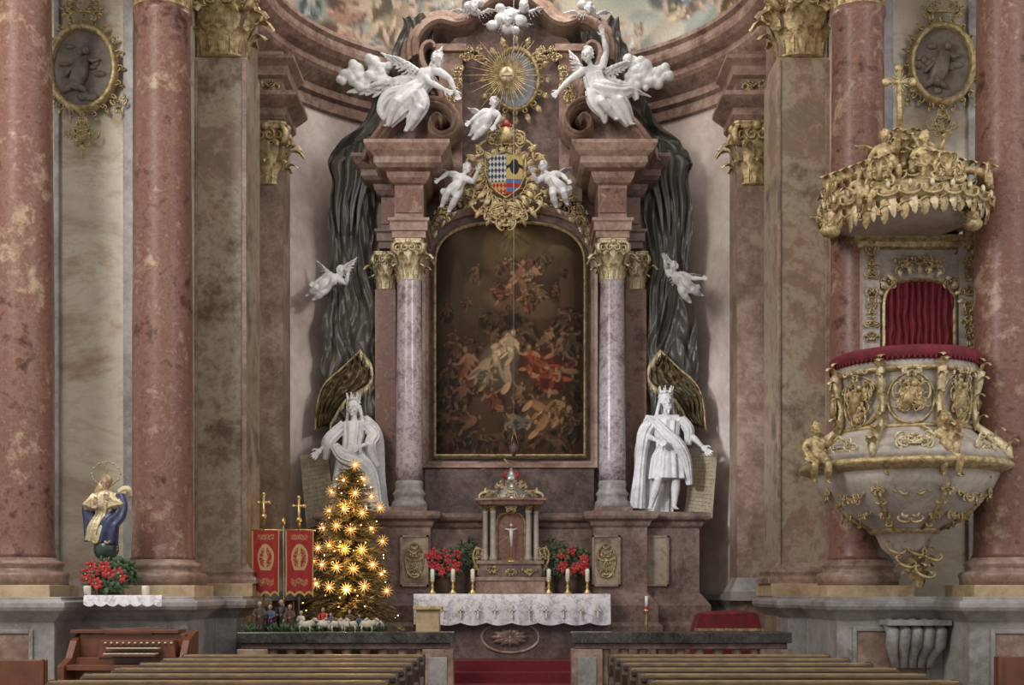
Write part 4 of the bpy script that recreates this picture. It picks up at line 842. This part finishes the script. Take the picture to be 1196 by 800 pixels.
# ------------------------------------------------------------------ nativity
nv = empty('nativity_scene', (X(365, 16.8), 16.8, .15)); D = 16.8
s = M('stage'); s.box(X(292, D), X(450, D), 16.4, 17.3, .15, Z(737, D), 'brown_cloth')
for i in range(520):
    c = V((R.uniform(X(292, D), X(450, D)), R.uniform(16.45, 17.25), Z(737, D))); a = R.uniform(0, 2*pi); s.fleaf(c, V((cos(a)*.06, 0, R.uniform(.05, .15))), .013, 'leaf_green')
s.obj(nv)
for i, (px, h, mt) in enumerate(((306, 34, 'brown_cloth'), (316, 30, 'blue_cloth'), (327, 36, 'black'), (341, 30, 'brown_cloth'), (352, 22, 'wool'), (376, 26, 'poinsettia_red'), (388, 20, 'blue_cloth'), (318, 22, 'red_velvet'), (334, 20, 'tablet_stone'), (410, 24, 'brown_cloth'), (420, 18, 'blue_cloth'))):
    s = M('crib_figure'); b = 736; y0 = b-h; k = h/34; dy = -.15+.12*(i % 3)
    s.lz(px, D, [(1.5*k, y0+7*k), (4.5*k, y0+9*k), (4.4*k, y0+16*k), (5*k, y0+24*k), (6.5*k, b+1)], mt, 20, dy=dy, fold=.08, nf=6, sy=.8)
    c = P(px, y0+3.5*k, D, dy); head(s, c, 7*k*D/F, (.4*(-1)**i, -1, -.2), 'skin', False)
    s.ell(c+V((0, .015, .012)), (.036*k, .036*k, .038*k), 'bark' if i % 2 else mt)
    for g in (-1, 1):
        p3 = [P(px+g*4*k, y0+10*k, D, dy), P(px+g*6.5*k, y0+16*k, D, dy-.05), P(px+g*3*k, y0+17*k, D, dy-.13)]
        s.tube(p3, [.03*k, .026*k, .018*k], mt); hand(s, p3[-1], p3[-1]-p3[-2], .06*k, 'skin', g)
    if i in (0, 3): s.tube([P(px+6, b, D, dy-.12), P(px+6, y0-4, D, dy-.12)], .006, 'bark', 5)
    s.obj(nv)
for px, g, dy in ((361, 1, -.3), (382, -1, -.25), (398, 1, -.3), (412, -1, -.3), (432, 1, -.3), (372, 1, -.1), (440, -1, -.1)):
    s = M('sheep'); c = P(px, 729, D, dy)
    s.tube([c+V((-g*.09, 0, 0)), c+V((-g*.07, 0, .012)), c, c+V((g*.06, 0, .01)), c+V((g*.09, 0, .03)), c+V((g*.115, 0, .06))], [.02, .045, .046, .05, .036, .022], 'wool', 12, .06, 5)
    s.tube([c+V((g*.105, 0, .07)), c+V((g*.13, 0, .065)), c+V((g*.165, 0, .045))], [.024, .024, .012], 'wool', 10)
    for q in (-1, 1): s.ell(c+V((g*.11, q*.03, .075)), (.008, .018, .01), 'wool', None, 6, 5)
    for xo, kn in ((-.065, -.012), (.06, .006)):
        for q in (-1, 1): s.tube([c+V((g*xo, q*.025, -.01)), c+V((g*(xo+kn), q*.025, -.05)), c+V((g*xo, q*.025, -.095))], [.018, .010, .008], 'wool', 7)
    s.tube([c+V((-g*.09, 0, .01)), c+V((-g*.105, 0, -.03))], [.012, .008], 'wool', 6); s.obj(nv)
# ------------------------------------------------------------------ rails
for sg in (-1, 1):
    s = M('communion_rail'); x0, x1 = ((X(279, 16), X(530, 16)) if sg < 0 else (X(667, 16), X(922, 16))); zt = Z(738, 16)
    s.box(x0, x1, 15.85, 16.2, zt-.14, zt, 'black_marble'); s.box(x0+.05, x1-.05, 15.9, 16.15, zt-.22, zt-.14, 'altar_dark'); s.box(x0, x1, 15.85, 16.2, 0, .2, 'altar_marble')
    n = 10
    for i in range(n+1):
        x = x0+.2+(x1-x0-.4)*i/n
        if i in (0, n): s.box(x-.2, x+.2, 15.87, 16.18, .2, zt-.22, 'rose_marble'); s.box(x-.12, x+.12, 15.85, 15.88, .3, zt-.32, 'grey_marble')
        else: s.lathe([(.07, .2), (.07, .26), (.04, .3), (.08, .42), (.07, .5), (.035, .68), (.05, .72), (.07, zt-.25), (.07, zt-.22)], (x, 16.02, 0), 'rose_marble', 16)
    s.obj(None, None, .01)
s = M('lectern_box'); D = 17.0; s.box(X(487, D), X(514, D), 16.8, 17.1, .15, Z(712, D), 'tan_plinth'); s.box(X(484, D), X(517, D), 16.75, 17.15, Z(712, D), Z(708, D), 'gilding'); s.obj(None, None, .01)
# ------------------------------------------------------------------ pews
for sg in (-1, 1):
    for i in range(7):
        D = 13.4-.78*i; x0, x1 = (-3.58, -.95) if sg < 0 else (1.05, 3.46); s = M('church_pew'); zt = .955
        s.box(x0+.04, x1-.04, D-.02, D+.03, .38, zt-.03, 'wood_pew_dark')
        s.box(x0+.02, x1-.02, D-.03, D+.12, zt-.03, zt, 'wood_pew'); s.box(x0+.02, x1-.02, D-.10, D-.04, zt-.06, zt-.02, 'wood_pew_dark')
        s.box(x0+.04, x1-.04, D-.42, D-.0, .40, .44, 'wood_pew'); s.box(x0+.04, x1-.04, D+.1, D+.3, .14, .18, 'wood_pew')
        for x in (x0, x1-.06):
            pf = [(D-.45, .0), (D-.45, .1), (D-.40, .2), (D-.44, .42), (D-.38, .52), (D-.16, .58), (D-.08, .72), (D-.1, .85), (D-.06, .93), (D+.04, .965), (D+.14, .93), (D+.17, .84), (D+.1, .7), (D+.06, .4), (D+.1, .1), (D+.1, 0)]
            n = len(pf); s.add([(x, a, b) for a, b in pf]+[(x+.06, a, b) for a, b in pf], [tuple(reversed(range(n))), tuple(range(n, 2*n))]+[(j, (j+1) % n, (j+1) % n+n, j+n) for j in range(n)], 'wood_pew_dark', False)
        s.obj(None, None, .006)
# ------------------------------------------------------------------ organ console
D = 13.7; s = M('organ_console'); x = lambda p: X(p, D); z = lambda y: Z(y, D)
def sidep(xa, xb, pf, m):
    n = len(pf); s.add([(xa, a, b) for a, b in pf]+[(xb, a, b) for a, b in pf], [tuple(reversed(range(n))), tuple(range(n, 2*n))]+[(j, (j+1) % n, (j+1) % n+n, j+n) for j in range(n)], m, False)
pf = [(D-.35, 0), (D-.35, z(776)), (D-.1, z(768)), (D+.05, z(748)), (D+.35, z(738)), (D+.45, z(738)), (D+.45, 0)]
sidep(x(80), x(88), pf, 'wood_console'); sidep(x(212), x(220), pf, 'wood_console')
s.box(x(88), x(212), D+.0, D+.44, 0, z(768), 'wood_console'); s.box(x(88), x(212), D-.3, D+.1, z(781), z(775), 'wood_console')
s.box(x(78), x(205), D+.1, D+.47, z(740), z(736), 'wood_console'); s.box(x(88), x(212), D+.15, D+.44, z(768), z(741), 'wood_console')
s.prism([(x(115), z(768)), (x(118), z(748)), (x(203), z(748)), (x(206), z(768))], D-.02, D+.15, 'wood_console')
for r_, (ya, yy) in enumerate(((762, -.10), (756, .0))):
    for i in range(34): xa = x(130)+(x(190)-x(130))*i/34; s.box(xa, xa+.0155, D-.28+yy+.1, D-.05+yy, z(ya+1), z(ya)+.005, 'key_ivory')
    for i in range(33):
        if i % 7 not in (2, 6): xa = x(130)+(x(190)-x(130))*(i+.7)/34; s.box(xa, xa+.009, D-.15+yy, D-.05+yy, z(ya), z(ya)+.02, 'black')
for i in range(12): s.ell(P(123+i*7, 751, D-.03), (.016, .02, .012), 'key_ivory', None, 8, 6)
s.prism([(x(118), z(742)), (x(118), z(735)), (x(172), z(733)), (x(174), z(742))], D+.12, D+.16, 'wood_console'); s.box(x(130), x(190), D-.3, D-.02, z(765), z(764), 'wood_console')
s.obj(None, None, .006)
for xa, xb, yt in ((-60, 45, 772), (1172, 1260, 768)):
    s = M('side_bench'); D = 13; s.box(X(xa, D), X(xb, D), D-.2, D+.25, .42, .46, 'wood_console'); s.box(X(xa, D), X(xb, D), D+.22, D+.27, .46, Z(yt, D), 'wood_console')
    for p in (xa+2, xb-7): s.box(X(p, D), X(p+5, D), D-.18, D+.2, 0, .42, 'wood_console'); s.box(X(p, D), X(p+5, D), D+.19, D+.22, .42, Z(yt-1, D), 'wood_console')
    s.obj(None, None, .01)
s = M('wall_console_bracket'); D = 15.0
for i in range(5):
    px = 1040+i*14; s.tube([P(px, 728, D, .1), P(px, 738, D, -.1), P(px, 752, D, -.05), P(px+(1070-px)*.2, 766, D, .08), P(px+(1070-px)*.3, 780, D, .1)], [.07, .08, .075, .06, .05], 'grey_marble', 12)
s.box(X(1032, D), X(1105, D), D-.2, D+.3, Z(730, D), Z(724, D), 'grey_marble'); s.obj()
# ------------------------------------------------------------------ Madonna on ledge
D = 14.9; md = empty('madonna_statue', (X(124, D), D, 1.58))
s = M('pedestal_and_globe'); s.lz(123, D, [(8, 654), (11, 657), (8, 661), (9, 672), (15, 680), (21, 684), (22, 697)], 'altar_dark', 24); s.ell(P(124, 641, D), (.15, .15, .15), 'globe_green', None, 24, 16)
s.tube([P(112+i*2, 632+3*sin(i*.9), D, -.13) for i in range(12)], [.02]*11+[.005], 'gilding', 8); s.obj(md)
s = M('figure_flesh'); hc = P(123, 563, D); head(s, hc, .145, (.3, -1, -.2), 'skin', False)
s.tube([P(123, 566, D), P(123, 576, D)], .035, 'skin'); hand(s, P(116, 590, D, -.17), V((.3, -.2, 1)), .13, 'skin'); hand(s, P(131, 586, D, -.16), V((-.3, -.2, 1)), .13, 'skin', -1); s.obj(md, .006)
s = M('gilt_gown')
s.cloth(D, [(123, 573, 0, 5, 4), (123, 578, 0, 12, 7), (123, 592, 0, 11, 8), (122, 602, 0, 10, 8), (120, 616, -.02, 15, 11), (119, 632, 0, 18, 12)], 'pale_gilding', .12, 9)
for g in (-1, 1): s.tube([P(123+g*10, 579, D), P(123+g*17, 592, D, -.05), P(123+g*7, 591, D, -.16)], [.06, .08, .045], 'pale_gilding', 16, .15)
s.obj(md, .008)
s = M('blue_mantle')
s.cloth(D, [(138, 578, 0, 6, 6), (142, 590, -.02, 7, 6), (139, 602, -.04, 8, 7), (132, 612, -.10, 10, 7), (126, 632, -.06, 13, 9)], 'blue_robe', .15, 7)
s.cloth(D, [(112, 580, .04, 6, 5), (104, 592, .03, 8, 5), (105, 608, .03, 8, 6), (107, 632, .03, 9, 6)], 'blue_robe', .15, 6, 72, 1)
s.obj(md, .008)
s = M('veil_and_halo'); c = P(123, 553, D); s.tube([c+V((.17*cos(2*pi*i/24), 0.03, .14*sin(2*pi*i/24))) for i in range(25)], .006, 'gilding', 5)
for i in range(12): a = 2*pi*i/12; s.ell(c+V((.17*cos(a), 0.03, .14*sin(a))), .016, 'gilding', None, 6, 5)
s.ell(hc+V((0, .04, .02)), (.075, .065, .085), 'gilding'); s.tube([hc+V((0, .04, 0)), hc+V((-.08, .06, -.08)), hc+V((-.17, .04, -.22))], [.07, .06, .02], 'gilding', 14, .2)
s.cloth(D, [(138, 576, .03, 4, 3), (147, 572, .05, 5, 4), (151, 580, .06, 2, 2)], 'pale_gilding', .2, 5, 24, 2)
s.tube([P(123, 556, D, .06), P(123, 541, D, .04)], .006, 'gilding', 4); s.obj(md)
flower('poinsettia_plant', 130, 673, 14.5, 50, 24, 14, (13, 682, 694), .085)
s = M('lace_ledge_cloth'); D = 14.12; x0, x1 = X(99, D), X(190, D); N = 60; vs = []
for j, (y, zz_) in enumerate(((14.7, 1.60), (14.1, 1.60), (14.08, 1.58), (14.07, 1.5))):
    for i in range(N+1): vs.append((x0+(x1-x0)*i/N, y-.01*sin(i*.8)*(j > 2), zz_-(.03*abs(sin(i*.35)) if j == 3 else 0)))
s.add(vs, [(j*(N+1)+i, j*(N+1)+i+1, (j+1)*(N+1)+i+1, (j+1)*(N+1)+i) for j in range(3) for i in range(N)], 'lace'); s.obj()
for px in (102, 170): s = M('votive_candle'); s.lz(px, 14.25, [(4, 684), (4.4, 686), (4, 695)], 'wax_white', 14); s.obj()
# ------------------------------------------------------------------ PULPIT
pu = empty('pulpit', (X(1056, 15.1), 15.1, 1.7)); D = 15.1; PX = 1056; k = D/F; C = P(PX, 690, D)
s = M('pulpit_basket')
s.lz(PX, D, [(80, 432), (82, 436), (82, 442), (78, 446), (77, 452), (74, 470), (73, 500), (77, 508), (85, 516), (99, 524), (111, 534), (117, 544)], 'pulpit_white', 64)
s.lz(PX, D, [(117, 544), (120, 547), (119, 551), (112, 554), (105, 557)], 'gilding', 64)
s.lz(PX, D, [(105, 557), (98, 572), (86, 588), (68, 604), (50, 614), (38, 620), (32, 626), (26, 640), (10, 655)], 'pulpit_white', 64)
s.lz(PX, D, [(80, 440), (84, 441), (84, 444), (80, 446)], 'gilding', 64); s.lz(PX, D, [(75, 503), (78, 505), (78, 508), (75, 510)], 'gilding', 64); s.lz(PX, D, [(40, 617), (42, 620), (38, 624)], 'gilding', 48)
s.obj(pu)
s = M('velvet_rim'); s.lz(PX, D, [(76, 419), (82, 418), (85, 421), (85, 429), (82, 433), (76, 433)], 'red_velvet', 64)
for i in range(90): a = 2*pi*i/90; o = V((cos(a)*84*k, sin(a)*84*k, 0)); c = V((C.x, D, Z(430, D)))+o; s.tube([c, c-V((0, 0, .05))], [.014, .010], 'red_velvet', 5)
s.obj(pu)
s = M('pulpit_gilding')
def onring(a, r, y): return Matrix.Translation(V((C.x, D, Z(y, D)))) @ Matrix.Rotation(a, 4, 'Z') @ Matrix.Translation(V((0, -r*k, 0)))
for i in range(-2, 5):
    a = radians(-12+45*i)
    s.T = onring(a, 75, 476); s.orn(V((0, -.02, 0)), .22, .24, 'gilding', 12, 20+i, .014)
    s.tube([V((-.1, 0, -.15)), V((-.03, -.04, 0)), V((.02, -.04, .1))], [.05, .07, .05], 'gilding', 12, .2); s.ell(V((.03, -.05, .16)), .04, 'gilding')
    w, h = .25, .28; n_ = 24
    s.sweep([(w*cos(2*pi*q/n_), h*sin(2*pi*q/n_)) for q in range(n_)], [(0, 0), (0, .03), (.02, .04), (.035, 0)], 'gilding', lambda a_, b_, h_: (a_, -h_+a_*a_*.7, b_), True, False, True)
    s.T = onring(a, 100, 558); s.orn(V((0, .02, 0)), .3, .08, 'gilding', 9, 90+i, .016)
    s.T = onring(a, 88, 575); s.orn(V((0, -.0, 0)), .24, .15, 'gilding', 10, 40+i, .016)
    s.T = onring(a, 106, 530); s.orn(V((0, -.03, 0)), .26, .12, 'pale_gilding', 9, 60+i, .016)
    s.T = onring(a, 66, 598); s.orn(V((0, -.03, 0)), .14, .14, 'gilding', 7, 80+i, .015)
    s.T = onring(a, 79, 447); s.orn(V((0, -.03, 0)), .22, .07, 'pale_gilding', 7, 70+i, .014)
    s.T = onring(a+radians(22.5), 76, 470)
    pp_ = [V((0, -.02, .32)), V((0, -.09, .26)), V((0, -.07, .1)), V((0, -.02, -.1)), V((0, -.05, -.35)), V((0, -.25, -.52)), V((0, -.40, -.66)), V((0, -.42, -.74)), V((0, -.36, -.78))]
    s.tube(pp_, [(.05, .04), (.07, .05), (.05, .04), (.035, .03), (.04, .03), (.05, .04), (.06, .05), (.05, .04), (.02, .02)], 'pale_gilding', 10, .15, 3, ref=V((1, 0, 0)))
    for q in range(7): t = q/7; c = pp_[int(t*7)]+V((0, -.02, 0)); s.leaf(c-V((0, 0, .05)), V((0, -1, 0)), .18, .07, 'gilding', .45)
    s.T = onring(a+radians(22.5), 98, 572); s.tube([V((0, 0, .1)), V((0, .05, -.05)), V((0, .3, -.35)), V((0, .6, -.5))], [(.03, .03), (.045, .03), (.035, .03), (.02, .02)], 'gilding', 8, .15, 3, ref=V((1, 0, 0)))
    for q in range(4): s.orn(V((0, .03+.14*q, -.08-.12*q)), .07, .07, 'gilding', 3, q, .012)
s.T = Matrix.Identity(4)
for i in range(40):
    y = 626+(i//7)*9; a = i*1.3; r = max(.05, .36-(y-626)*.0056); o = V((cos(a), sin(a), 0)); c = V((X(PX+(y-626)*.38, D), D, Z(y+14, D)))
    s.leaf(c+o*r*.55, o, .20, .08, 'gilding', .5)
s.tube([P(PX, 622, D), P(PX+6, 645, D), P(PX+14, 665, D), P(PX+20, 682, D)], [.22, .16, .10, .03], 'gilding', 14, .18, 5)
for a, b in ((1040, 634), (1052, 650), (1082, 642), (1074, 662), (1064, 636)): s.scr(P(a-8, b, D, -.25), P(a+7, b+7, D, -.25), 'gilding', .02, 'C')
s.obj(pu)
s = M('pulpit_back'); D2 = 15.58; x = lambda p: X(p, D2); z = lambda y: Z(y, D2)
s.box(x(1006), x(1139), D2, D2+.85, z(440), z(278), 'pulpit_white')
for p0, p1 in ((1006, 1026), (1118, 1139)):
    s.box(x(p0), x(p1), D2-.06, D2, z(440), z(280), 'pulpit_white')
    for i in range(9): s.orn(V((x((p0+p1)/2), D2-.08, z(428-i*17))), .085, .10, 'gilding', 5, i+p0, .013)
ar = archpts(1033, 1111, 425, 360, 330, D2, 24); s.prism(ar, D2-.02, D2+.02, 'altar_dark')
s.sweep(list(reversed(ar)), [(0, 0), (0, .06), (.02, .09), (.045, .07), (.045, 0)], 'gilding', lambda a, b, h: (a, D2-h, b), True, False)
for i in range(13): t = pi*(i+.5)/13; c = V((x(1072)+.48*cos(t), D2-.06, z(358)+.40*sin(t))); s.fleaf(c, V((cos(t), 0, sin(t)))*.12, .03, 'pale_gilding')
s.orn(V((x(1072), D2-.06, z(310))), .42, .12, 'gilding', 12, 7, .014)
for g in (-1, 1): s.orn(V((x(1072+g*36), D2-.06, z(330))), .09, .14, 'gilding', 6, 9, .012)
s.sweep([(x(1004), D2+.2), (x(1004), D2-.03), (x(1141), D2-.03), (x(1141), D2+.2)], [(-.02, z(292)), (.04, z(290)), (.05, z(284)), (.1, z(281)), (.1, z(277)), (0, z(275))], 'gilding')
s.obj(pu)
s = M('red_curtain'); vs = []; NX, NY = 110, 40
for j in range(NY+1):
    for i in range(NX+1):
        px_ = 1034+76*i/NX; u = (px_-1072)/39; yt = 360-30*max(0, 1-abs(u)**2.66)**.375; y = 425+(yt-425)*j/NY
        vs.append((X(px_, D2), D2-.06+.035*sin(i*.55+.8*noise.noise(V((i*.05, j*.1, 0)))*3), Z(y, D2)))
s.add(vs, [(j*(NX+1)+i, j*(NX+1)+i+1, (j+1)*(NX+1)+i+1, (j+1)*(NX+1)+i) for j in range(NY) for i in range(NX)], 'red_velvet'); s.obj(pu)
s = M('canopy')
s.lz(PX, D, [(0, 228), (60, 230), (84, 238), (91, 246), (91, 254), (82, 258), (70, 262), (60, 266), (0, 266)], 'pulpit_white', 64)
s.lz(PX, D, [(84, 236), (93, 241), (95, 247), (94, 254), (90, 259), (82, 259)], 'gilding', 64)
s.lz(PX, D, [(6, 160), (12, 168), (18, 182), (26, 198), (36, 212), (50, 222), (72, 230), (90, 240)], 'gilding', 96, fold=.12, nf=8)
for i in range(26):
    a = 2*pi*i/26; dz = .08*sin(i*pi/3.25*.5); s.T = onring(a, 89, 262)
    s.fleaf(V((-.04, 0, .10)), V((-.02, .02, -.27+dz)), .08, 'gilding', .1); s.fleaf(V((.03, -.02, .10)), V((.03, .0, -.22+dz)), .06, 'pale_gilding', .1); s.scr(V((-.09, -.03, -.06+dz)), V((.09, -.03, -.04+dz)), 'gilding', .016, 'C', -1)
    s.T = onring(a, 95, 247); s.scr(V((-.09, -.02, 0)), V((.09, -.02, 0)), 'gilding', .018, 'C', 1); s.ell(V((0, -.02, .03)), (.03, .03, .05), 'pale_gilding', None, 8, 6)
for i in range(8):
    a = 2*pi*i/8+.2; s.T = onring(a, 0, 228)
    s.tube([V((0, -1.0, -.1)), V((0, -.98, .08)), V((0, -.8, .16)), V((0, -.56, .18)), V((0, -.42, .32)), V((0, -.34, .52)), V((0, -.22, .64)), V((0, -.14, .56))], [(.04, .03), (.07, .05), (.05, .04), (.05, .04), (.05, .04), (.05, .04), (.04, .03), (.02, .02)], 'gilding', 10, .15, 3, ref=V((1, 0, 0)))
    for q in range(6): s.leaf(V((0, -.98+.12*q, .0+.05*q)), V((0, -1, 0)), .17, .08, 'pale_gilding' if q % 2 else 'gilding', .5)
    s.T = onring(a, 90, 238); s.orn(V((0, -.03, .1)), .18, .16, 'gilding', 8, i, .018)
s.T = Matrix.Identity(4)
rr = random.Random(9)
for i in range(70):
    a = i*2.4; t = i/70; r = .68*(1-t)**1.5+.10; c = V((C.x+r*cos(a), D+r*sin(a), Z(234-70*t, D))); s.ell(c, (rr.uniform(.04, .07), .06, rr.uniform(.04, .06)), 'gilding'); s.leaf(c, V((cos(a), sin(a), 0)), .15, .06, 'pale_gilding' if i % 3 == 0 else 'gilding', .5)
    if i % 2: s.scr(c+V((-.08, -.06, 0)), c+V((.08, -.06, .05)), 'gilding', .018, 'C', 1)
s.ell(P(1052, 157, D), .10, 'gilding', None, 16, 12)
q = lambda a, b: P(a, b, D)
s.tube([q(1051, 154), q(1050, 82)], [.04, .032], 'gilding', 8); s.tube([q(1035, 96), q(1066, 96)], .030, 'gilding', 8)
for a, b in ((1035, 96), (1066, 96), (1050, 80)): s.ell(q(a, b), (.055, .035, .055), 'gilding', None, 10, 8)
for i in range(16): a = 2*pi*i/16; o = V((cos(a), 0, sin(a))); s.tube([q(1050, 96)+o*.04, q(1050, 96)+o*(.16 if i % 2 else .12)], [.010, .003], 'pale_gilding', 4)
s.obj(pu)
def pf_(nm, hx, hy, g, hp, D, dyy, w=False):
    k_ = hp/15
    def o(dx, dy, *z): return (hx+dx*k_, hy+dy*k_, *z)
    fig(nm, D, dict(head=(hx, hy), sL=o(-7, 12), sR=o(7, 12), pel=o(2*g, 30), eL=o(-14, 20), wL=o(-16+4*g, 30, -.12), eR=o(14, 18), wR=o(18*g if g > 0 else 12, 6, -.12), kL=o(-6, 42, -.2), kR=o(9, 40, -.22), aL=o(-4, 57, -.1), aR=o(9, 58, -.15)), hp, 'gilding', .012, 1.3, (g*.4, -1, -.3), parent=pu, dyy=dyy, seed=hx, nf=6,
        cloth=[[(hx-6*k_, hy+22*k_, -.1, 4*k_, 3*k_), (hx+2*k_, hy+32*k_, -.14, 8*k_, 6*k_), (hx+14*k_, hy+40*k_, -.05, 4*k_, 3*k_)]], wings=((((hx-6*k_, hy+14*k_), (hx-18*k_, hy+4*k_), (-.5, .7)), ((hx+6*k_, hy+14*k_), (hx+18*k_, hy+4*k_), (.5, .7))) if w else ()))
pf_('gilded_putto', 953, 502, 1, 16, 14.6, 0); pf_('gilded_putto', 1103, 490, -1, 17, 14.1, 0, True)
pf_('gilded_putto', 1033, 160, -1, 16, 14.6, 0, True); pf_('gilded_putto', 1080, 162, 1, 16, 14.6, 0, True); pf_('gilded_putto', 1100, 200, -1, 13, 14.4, 0); pf_('gilded_putto', 1003, 204, 1, 12, 14.5, 0)
for hx, hy, g in ((970, 258, -1), (1136, 250, 1)):
    s = M('cherub_head'); head(s, P(hx, hy, 14.5), .18, (g*.5, -1, -.2), 'gilding', True, hx); wing(s, 14.5, (hx-4, hy+6), (hx-14, hy-6), (-.4, .8), 'gilding', 7, .02); wing(s, 14.5, (hx+4, hy+6), (hx+14, hy-6), (.4, .8), 'gilding', 7, .02); s.ell(P(hx, hy+12, 14.55), (.12, .1, .08), 'gilding'); s.obj(pu, .012)
# ------------------------------------------------------------------ light
w = bpy.data.worlds.new('World'); bpy.context.scene.world = w; w.use_nodes = True
bg = w.node_tree.nodes['Background']; bg.inputs[0].default_value = (1, .96, .915, 1); bg.inputs[1].default_value = .76
def area(n, loc, tgt, sx, sy, e, c=(1, 1, 1)):
    l = bpy.data.lights.new(n, 'AREA'); l.shape = 'RECTANGLE'; l.size = sx; l.size_y = sy; l.energy = e; l.color = c
    o = link(bpy.data.objects.new(n, l)); o.location = loc; o.rotation_euler = (V(tgt)-V(loc)).to_track_quat('-Z', 'Y').to_euler()
area('nave_fill_left', (-7, 7, 10), (1.5, 19.5, 4), 3, 4, 850, (1, .955, .89))  # area light added high in the unseen nave for directional light on the altar
area('nave_fill_right', (7.5, 8, 10), (-2, 19, 5), 3, 4, 260, (.97, .97, 1))  # weaker area light added on the unseen opposite side as fill
area('apse_fill_top', (0, 18.9, 13.3), (0, 20.0, 4), 3, 1.2, 190, (1, .96, .92))  # no opening modelled here; area light added inside the dome to brighten the apse
def spot(n, loc, tgt, e, ang, c):
    l = bpy.data.lights.new(n, 'SPOT'); l.energy = e; l.color = c; l.spot_size = radians(ang); l.spot_blend = 1; l.shadow_soft_size = .6
    o = link(bpy.data.objects.new(n, l)); o.location = loc; o.rotation_euler = (V(tgt)-V(loc)).to_track_quat('-Z', 'Y').to_euler()
spot('apse_wall_fill_spot', (-6.5, 6.5, 6.5), (3.75, 20.3, 3.9), 6500, 17, (.86, .90, 1))  # cool spot added in the nave to brighten the right apse wall
spot('apse_wall_fill_spot', (6.5, 6.5, 8.5), (-3.6, 20.4, 5.6), 2600, 17, (1, .93, .90))  # warm spot added across from it to lift the left apse wall
for i, (px, py) in enumerate(((408, 590), (395, 640), (422, 650), (405, 690))):
    l = bpy.data.lights.new('tree_lamp', 'POINT'); l.energy = 7; l.color = (1, .62, .25); l.shadow_soft_size = .05
    o = link(bpy.data.objects.new('tree_lamp', l)); o.location = P(px, py, 17.55 if i else 17.9)
cam = bpy.data.cameras.new('camera'); co = link(bpy.data.objects.new('camera', cam)); co.location = (0, 0, CZ); co.rotation_euler = (pi/2, 0, 0)
cam.sensor_width = 36; cam.lens = F/1196*36; cam.shift_y = (690-400)/1196; cam.clip_end = 100
bpy.context.scene.camera = co
bpy.context.scene.view_settings.view_transform = 'Standard'
